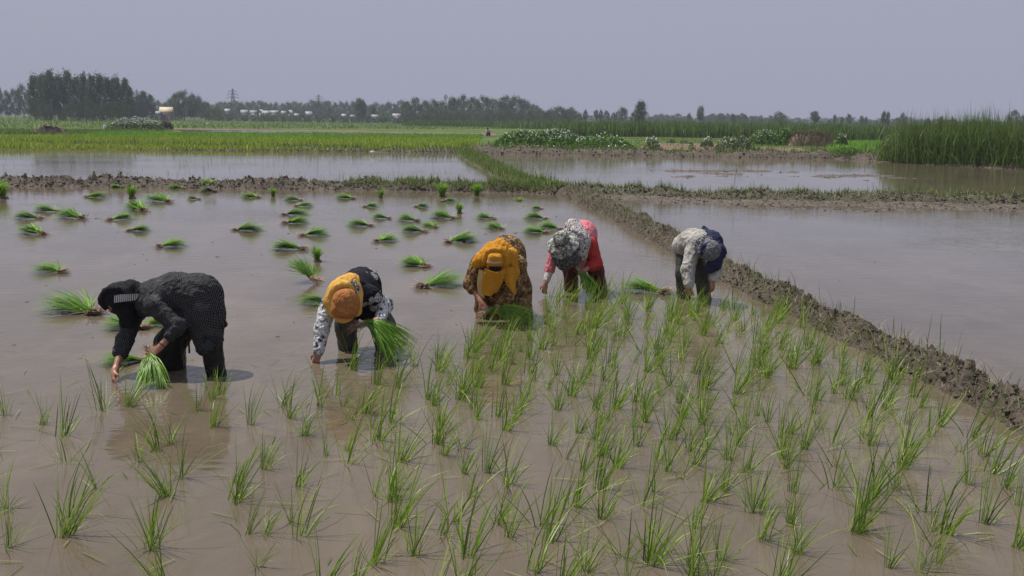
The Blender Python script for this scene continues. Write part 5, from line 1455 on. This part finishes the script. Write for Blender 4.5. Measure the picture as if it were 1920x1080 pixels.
v.chain([j['pelvis'], at(962, 540, Y0 + 0.04) - R0, at(968, 604, Y0 + 0.02) - R0], [0.200, 0.205, 0.200], 0.07)
v.chain([j['pelvis'], at(930, 540, Y0 + 0.04) - R0, at(932, 600, Y0 + 0.02) - R0], [0.19, 0.16, 0.15], 0.06)
sleeve(v, j, 'R', 0.088, 0.070, 0.060, 0.30); sleeve(v, j, 'L', 0.088, 0.075, 0.062, 0.92)
garment('kameez', v, MAT_FLORAL, e, 0.012, 0.020, 6.0, (1.2, 1.2, 0.35), 4.4)
v = Vol().ell(j['head'] + [0, -0.005, 0.02], (0.118, 0.125, 0.13), None, 0.03)
v.chain([at(937, 465, Y0 - 0.40) - R0, at(958, 478, Y0 - 0.42) - R0, at(962, 512, Y0 - 0.46) - R0, at(958, 530, Y0 - 0.48) - R0], [0.105, 0.075, 0.062, 0.045], 0.035)
hc_ = j['head'] + [0, 0.0, 0.02]
rolls(v, hc_, 0.118, 0.128, -0.075, 80, 200, 0.020, 0.016)
rolls(v, hc_, 0.135, 0.145, -0.04, 85, 190, 0.024, 0.018)
rolls(v, hc_, 0.118, 0.128, -0.075, 100, -30, 0.020, 0.016)
rolls(v, hc_, 0.140, 0.148, -0.04, 100, -45, 0.026, 0.018)
rolls(v, hc_ + np.array([0.02, 0.04, 0.01]), 0.160, 0.150, -0.03, 95, -60, 0.028, 0.018)
v.chain([at(920, 468, Y0 - 0.42) - R0, at(903, 486, Y0 - 0.42) - R0, at(893, 493, Y0 - 0.40) - R0], [0.085, 0.07, 0.055], 0.035)
v.cut(j['head'] + [-0.005, -0.135, -0.055], (0.075, 0.05, 0.024), None, 0.012)
garment('headscarf', v, MAT_MUSTARD, e, 0.009, 0.016, 11, (1.3, 1, 0.35), 7.0)
v = Vol().cone(j['head'] + [-0.055, -0.105, 0.0], j['head'] + [0.05, -0.105, 0.0], 0.042, 0.042, 0.03).cone(j['head'] + [-0.03, -0.10, 0.05], j['head'] + [0.03, -0.10, 0.05], 0.055, 0.055, 0.03)
garment('brow_wrap', v, MAT_MUSTARD, e, 0.007, 0.007, 18, (0.4, 1, 2.0), 2.0)
sheet('brow_band', [[at(x, y, Y0 - 0.8) - R0 for x, y in ((913, 493 + d), (921, 494.5 + d), (930, 495 + d), (939, 493.5 + d))] for d in (0, 1.6, 3.2)], MAT_GLOVE, e, 6, 14, 0.001, 1, 0.004, 0, v, 0.008)
MAT_SLIT = cloth('eye_slit_shade', plain((0.012, 0.012, 0.014), (0.02, 0.02, 0.022)))  # near-black fill for the eye slit, its shade put into the colour
v = Vol().ell(j['head'] + [-0.002, -0.085, -0.062], (0.072, 0.035, 0.05), None, 0.02)
garment('slit_shade', v, MAT_SLIT, e, 0.007, 0.002, 12, seed=1.0)
sheet('face_veil', [[at(x, y, Y0 + dy) - R0 for x, y, dy in row] for row in (
      ((909, 503, -0.62), (920, 508, -0.66), (933, 510, -0.67), (946, 503, -0.62)),
      ((905, 522, -0.60), (918, 526, -0.64), (932, 526, -0.64), (944, 520, -0.60)),
      ((903, 542, -0.56), (915, 546, -0.60), (928, 544, -0.60), (938, 536, -0.56)),
      ((907, 551, -0.54), (915, 555, -0.57), (924, 552, -0.57), (932, 545, -0.54)))], MAT_MUSTARD, e, 30, 34, 0.008, 2.2, 0.007, 0.8)
sheet('scarf_end', [[at(x, y, Y0 + dy) - R0 for x, y, dy in row] for row in (
      ((944, 505, -0.55), (953, 500, -0.57), (961, 500, -0.55), (966, 498, -0.50)),
      ((945, 520, -0.56), (953, 522, -0.58), (960, 522, -0.56), (965, 518, -0.50)),
      ((952, 535, -0.55), (957, 540, -0.57), (961, 540, -0.56), (965, 536, -0.52)),
      ((962, 546, -0.54), (964, 549, -0.55), (965.5, 550, -0.55), (967, 549, -0.54)))], MAT_MUSTARD, e, 30, 26, 0.008, 2.0, 0.007, 2.0)
sheet('cream_lining', [[at(x, y, Y0 + dy) - R0 for x, y, dy in row] for row in (
      ((898, 505, -0.44), (903, 506, -0.46), (908, 508, -0.48)), ((895, 530, -0.42), (900, 532, -0.45), (906, 533, -0.46)), ((897, 552, -0.40), (902, 556, -0.42), (908, 559, -0.42)))],
      MAT_CREAMCLOTH, e, 24, 14, 0.005, 1.5, 0.006, 0.5)
held_bundle(at(916, 582, Y0 - 0.50), (at(1008, 612, Y0 - 0.55), at(1000, 598, Y0 - 0.30)), at(898, 590, Y0 - 0.50), 240, 'seedling bundle lying on the water in the hands of the mustard scarf worker', 603, 0.13, 0.045, 0.012)

# ---- 4: camouflage hat, leopard scarf, pink and red jacket
e, R0 = person_root(1095, 548, 'person in a floppy camouflage hat and pink and red jacket bending over')
Y0 = R0[1]
j = joints(Y0, R0, dict(pelvis=(1092, 440, 0.14), waist=(1085, 446, -0.04), chest=(1072, 456, -0.20), neck=(1063, 462, -0.32), head=(1056, 466, -0.42),
    shR=(1040, 474, -0.26), elR=(1031, 505, -0.30), wrR=(1023, 532, -0.38), tipR=(1020, 547, -0.40),
    shL=(1104, 458, -0.16), elL=(1117, 494, -0.14), wrL=(1098, 505, -0.34), tipL=(1089, 510, -0.42),
    hipR=(1080, 468, 0.16), knR=(1070, 505, 0.02), anR=(1072, 560, 0.10), hipL=(1108, 468, 0.16), knL=(1117, 508, 0.04), anL=(1131, 562, 0.10)))
j['F'] = (-0.25, -0.62, -0.74); j['U'] = (-0.25, -0.68, 0.70)
body(e, j, hands=dict(L=dict(n=(0.2, -0.6, 0.7), curl=1.0, thumb=-1), R=dict(n=(-0.3, -0.9, 0.2), curl=0.7, thumb=1)))
garment('trousers', legs(j, 0.13, 0.105, 0.085), MAT_MAROON, e, 0.013, 0.014, 9, (1, 1, 0.5), 3.3)
v = Vol(); sg = trunk(v, j, 0.165, 0.180, 0.195)
v.chain([j['pelvis'], at(1097, 470, Y0 + 0.1) - R0], [0.185, 0.16], 0.05)
v.cone(j['chest'], at(1090, 494, Y0 - 0.14) - R0, 0.15, 0.09, 0.06)
garment('tunic', v, MAT_PINK, e, 0.012, 0.012, 8, (1, 1, 1), 4.1)
for s, mt, up in (('L', MAT_RED, 0.55), ('R', MAT_PINK, 0.05)):
    v = Vol(); w = j['el' + s] + (j['wr' + s] - j['el' + s]) * up
    v.chain([j['chest'] * 0.2 + j['sh' + s] * 0.8, j['sh' + s], j['el' + s], w], [0.10, 0.098, 0.084, 0.065] if s == 'L' else [0.08, 0.075, 0.062, 0.06], 0.03)
    if s == 'L': v.cone(at(1108, 452, Y0 + 0.05) - R0, j['elL'], 0.085, 0.07, 0.04)
    garment('sleeve', v, mt, e, 0.010, 0.013, 10, (1.6, 1, 0.8), 6.5 + ord(s))
v = Vol(); v.chain([j['elR'] * 0.9 + j['wrR'] * 0.1, j['elR'] * 0.25 + j['wrR'] * 0.75], [0.054, 0.043], 0.02)
garment('sleeve_guard', v, MAT_GLOVE, e, 0.009, 0.006, 16, seed=1.5)
v = Vol().ell(j['head'] + [0.11, 0.11, 0.055], (0.145, 0.12, 0.18), None, 0.05)
rolls(v, j['head'] + [0.07, 0.06, 0.02], 0.20, 0.21, 0.0, 110, -50, 0.04, 0.02)
rolls(v, j['head'] + [0.06, 0.03, 0.0], 0.175, 0.18, 0.0, 70, -60, 0.036, 0.02)
v.chain([at(1075, 425, Y0 - 0.10) - R0, at(1090, 450, Y0 - 0.26) - R0, at(1090, 478, Y0 - 0.32) - R0], [0.11, 0.115, 0.085], 0.05)
garment('patterned_scarf', v, MAT_LEOPARD, e, 0.010, 0.016, 10, (1.3, 1, 0.4), 7.5)
v = Vol().ell(j['head'] + [0.0, 0.0, -0.03], (0.13, 0.12, 0.13), None, 0.05)
v.chain([at(1048, 480, Y0 - 0.42) - R0, at(1058, 492, Y0 - 0.42) - R0, at(1076, 486, Y0 - 0.40) - R0], [0.10, 0.095, 0.09], 0.05)
garment('scarf_front', v, MAT_LEOPARD_SHADE, e, 0.010, 0.014, 12, (1.0, 1, 0.5), 7.9)
# hat: crown, band and drooping brim
ax = nrm((-0.26, -0.66, 0.70)); b1 = nrm(np.cross(ax, [0, 0, 1])); b2 = np.cross(ax, b1)
hc = at(1053, 451, Y0 - 0.57) - R0
prof = [(0.001, 0.118), (0.05, 0.116), (0.082, 0.105), (0.094, 0.085), (0.098, 0.03), (0.102, 0.006), (0.130, -0.002), (0.175, -0.016), (0.216, -0.044), (0.219, -0.050), (0.212, -0.050), (0.170, -0.026), (0.125, -0.012), (0.098, -0.006)]
an_ = np.linspace(0, 2 * np.pi, 48, endpoint=False)
V = np.array([[hc + ax * (h - (0.028 * max(0, (r_ - 0.10) / 0.1) * (1 - 0.6 * math.sin(2 * a + 0.6) - 0.5 * math.sin(3 * a)) )) + r_ * (b1 * math.cos(a) + b2 * math.sin(a)) for a in an_] for r_, h in prof])
V = V + 0.004 * fbm(V * 18, 2)[..., None]
ht = obj('hat', mesh('hat', V.reshape(-1, 3), grid_faces(len(prof), 48, True), MAT_CAMO, True), e)
obj('hat_band', MB().tube([hc + ax * 0.018 + 0.101 * (b1 * math.cos(a) + b2 * math.sin(a)) for a in np.append(an_, an_[:1])], 0.006, 6, False).mesh('hat_band', MAT_GREENGREY), ht)
held_bundle(at(1090, 512, Y0 - 0.42), (at(1098, 560, Y0 - 0.52), at(1132, 548, Y0 - 0.40)), at(1083, 499, Y0 - 0.38), 180, 'seedling bundle hanging from the hand of the hat worker, roots upward', 604, 0.05, 0.035, 0.012)

# ---- 5: off-white shirt, navy shawl, grey wrap
e, R0 = person_root(1303, 562, 'person in off white shirt and navy shawl bending by the mud bund')
Y0 = R0[1]
j = joints(Y0, R0, dict(pelvis=(1289, 460, 0.16), waist=(1298, 454, 0.02), chest=(1313, 456, -0.14), neck=(1325, 463, -0.28), head=(1331, 471, -0.40),
    shR=(1298, 474, -0.20), elR=(1290, 506, -0.28), wrR=(1292, 536, -0.36), tipR=(1297, 560, -0.40),
    shL=(1343, 478, -0.18), elL=(1344, 506, -0.22), wrL=(1335, 528, -0.32), tipL=(1337, 552, -0.36),
    hipR=(1281, 478, 0.16), knR=(1281, 512, 0.08), anR=(1282, 574, 0.16), hipL=(1308, 480, 0.10), knL=(1316, 518, -0.02), anL=(1323, 580, 0.0)))
j['F'] = (0.18, -0.50, -0.85); j['U'] = (0.12, -0.85, 0.50)
body(e, j, hands=dict(L=dict(n=(0.6, -0.7, 0.2), curl=0.8, thumb=-1), R=dict(n=(-0.3, -0.9, 0.2), curl=0.8, thumb=1)))
garment('trousers', legs(j, 0.115, 0.095, 0.085), MAT_GREENGREY, e, 0.012, 0.012, 9, (1, 1, 0.5), 3.9)
v = Vol(); trunk(v, j, 0.165, 0.165, 0.175)
v.cone(j['pelvis'], at(1279, 462, Y0 + 0.20) - R0, 0.17, 0.13, 0.05)
sleeve(v, j, 'R', 0.092, 0.085, 0.072, 0.85); sleeve(v, j, 'L', 0.085, 0.072, 0.060, 0.75)
garment('shirt', v, MAT_OFFWHITE, e, 0.011, 0.012, 10, (1, 1, 0.8), 4.7)
v = Vol().chain([at(1322, 434, Y0 - 0.10) - R0, at(1338, 450, Y0 - 0.26) - R0, at(1345, 472, Y0 - 0.34) - R0, at(1340, 494, Y0 - 0.36) - R0, at(1331, 505, Y0 - 0.34) - R0], [0.06, 0.095, 0.102, 0.085, 0.05], 0.05)
v.cone(at(1320, 436, Y0 - 0.12) - R0, at(1319, 425, Y0 - 0.12) - R0, 0.04, 0.012, 0.03)
garment('shawl', v, MAT_NAVY, e, 0.010, 0.020, 8, (1, 1, 0.5), 5.5)
v = Vol().chain([at(1315, 437, Y0 - 0.14) - R0, at(1313, 457, Y0 - 0.30) - R0, at(1316, 474, Y0 - 0.38) - R0], [0.045, 0.058, 0.050], 0.04)
v.cone(at(1317, 446, Y0 - 0.2) - R0, at(1330, 453, Y0 - 0.34) - R0, 0.05, 0.06, 0.04)
garment('floral_scarf', v, MAT_FLORALBW, e, 0.010, 0.010, 12, (1, 1, 0.6), 6.1)
v = Vol().ell(j['head'] + [0.003, -0.03, 0.015], (0.126, 0.118, 0.132), None, 0.03)
rolls(v, j['head'] + [0.005, 0, 0.0], 0.112, 0.062, -0.085, 15, 165, 0.026, 0.01)
rolls(v, j['head'] + [0.005, 0, 0.0], 0.115, 0.105, -0.055, 20, 160, 0.028, 0.01)
garment('head_wrap', v, MAT_HEATHER, e, 0.008, 0.008, 14, (0.6, 1, 1.6), 2.6)
v = Vol().chain([j['head'] + [-0.115, -0.06, -0.02], j['head'] + [-0.095, -0.08, 0.07], j['head'] + [-0.02, -0.07, 0.115]], [0.028, 0.032, 0.024], 0.02)
garment('wrap_roll', v, MAT_NAVY, e, 0.007, 0.004, 14, seed=3.0)

# ---- 6: far worker by the channel
e, R0 = person_root(914, 257.5, 'tiny far off person in a white shirt crouching by the channel')
Y0 = R0[1]; s = Y0 / FPX
j = joints(Y0, R0, dict(head=(914.6, 241.6, -0.2), chest=(915, 245.5, 0), pelvis=(917, 250.5, 0.2), shL=(918, 243.5, 0), elL=(922, 246, -0.1), wrL=(918, 249.5, -0.3),
    shR=(912, 244.5, -0.1), elR=(911.5, 248, -0.3), wrR=(914, 250.5, -0.4), knL=(918, 250, -0.3), anL=(918, 256, -0.1), knR=(913, 251.5, -0.3), anR=(914.5, 257, -0.1)))
v = Vol().ell(j['head'], (0.10, 0.11, 0.13), None, 0.03).chain([j['head'], j['chest'], j['pelvis']], [0.06, 0.16, 0.16], 0.05)
for q in 'LR': v.chain([j['sh' + q], j['el' + q], j['wr' + q]], [0.06, 0.05, 0.04], 0.03).chain([j['pelvis'], j['kn' + q], j['an' + q]], [0.11, 0.085, 0.06], 0.04)
V, F = v.surface(0.025); obj('body', mesh('body', V, F, MAT_SKIN, True), e)
v = Vol().chain([j['chest'] + [0, 0, 0.12], j['chest'], j['pelvis']], [0.12, 0.20, 0.20], 0.05)
for q in 'LR': v.chain([j['sh' + q], j['el' + q]], [0.10, 0.085], 0.04)
garment('shirt', v, MAT_OFFWHITE, e, 0.025, 0.01, 6)
v = Vol()
for q in 'LR': v.chain([j['pelvis'], j['kn' + q], j['an' + q]], [0.15, 0.12, 0.09], 0.04)
garment('trousers', v, MAT_MAROON, e, 0.025, 0.01, 6)
v = Vol().ell(j['head'] + [0, 0.02, 0.05], (0.12, 0.13, 0.12), None, 0.03); garment('hair', v, MAT_BLACK, e, 0.025, 0.004, 6)

# ------------------------------------------------------------------ haze
m, nt, out = newmat('haze_air')
g = N(nt)
pv = g.n('VolumePrincipled', {'Color': (0.66, 0.70, 0.84), 'Density': 0.00042, 'Anisotropy': 0.0})
nt.links.new(pv.outputs[0], out.inputs['Volume'])
obj('haze', MB().box((0, 930, 24.6), (2100, 2000, 51.2)).mesh('haze', m), kind='stuff', label='thin grey blue haze over the fields')
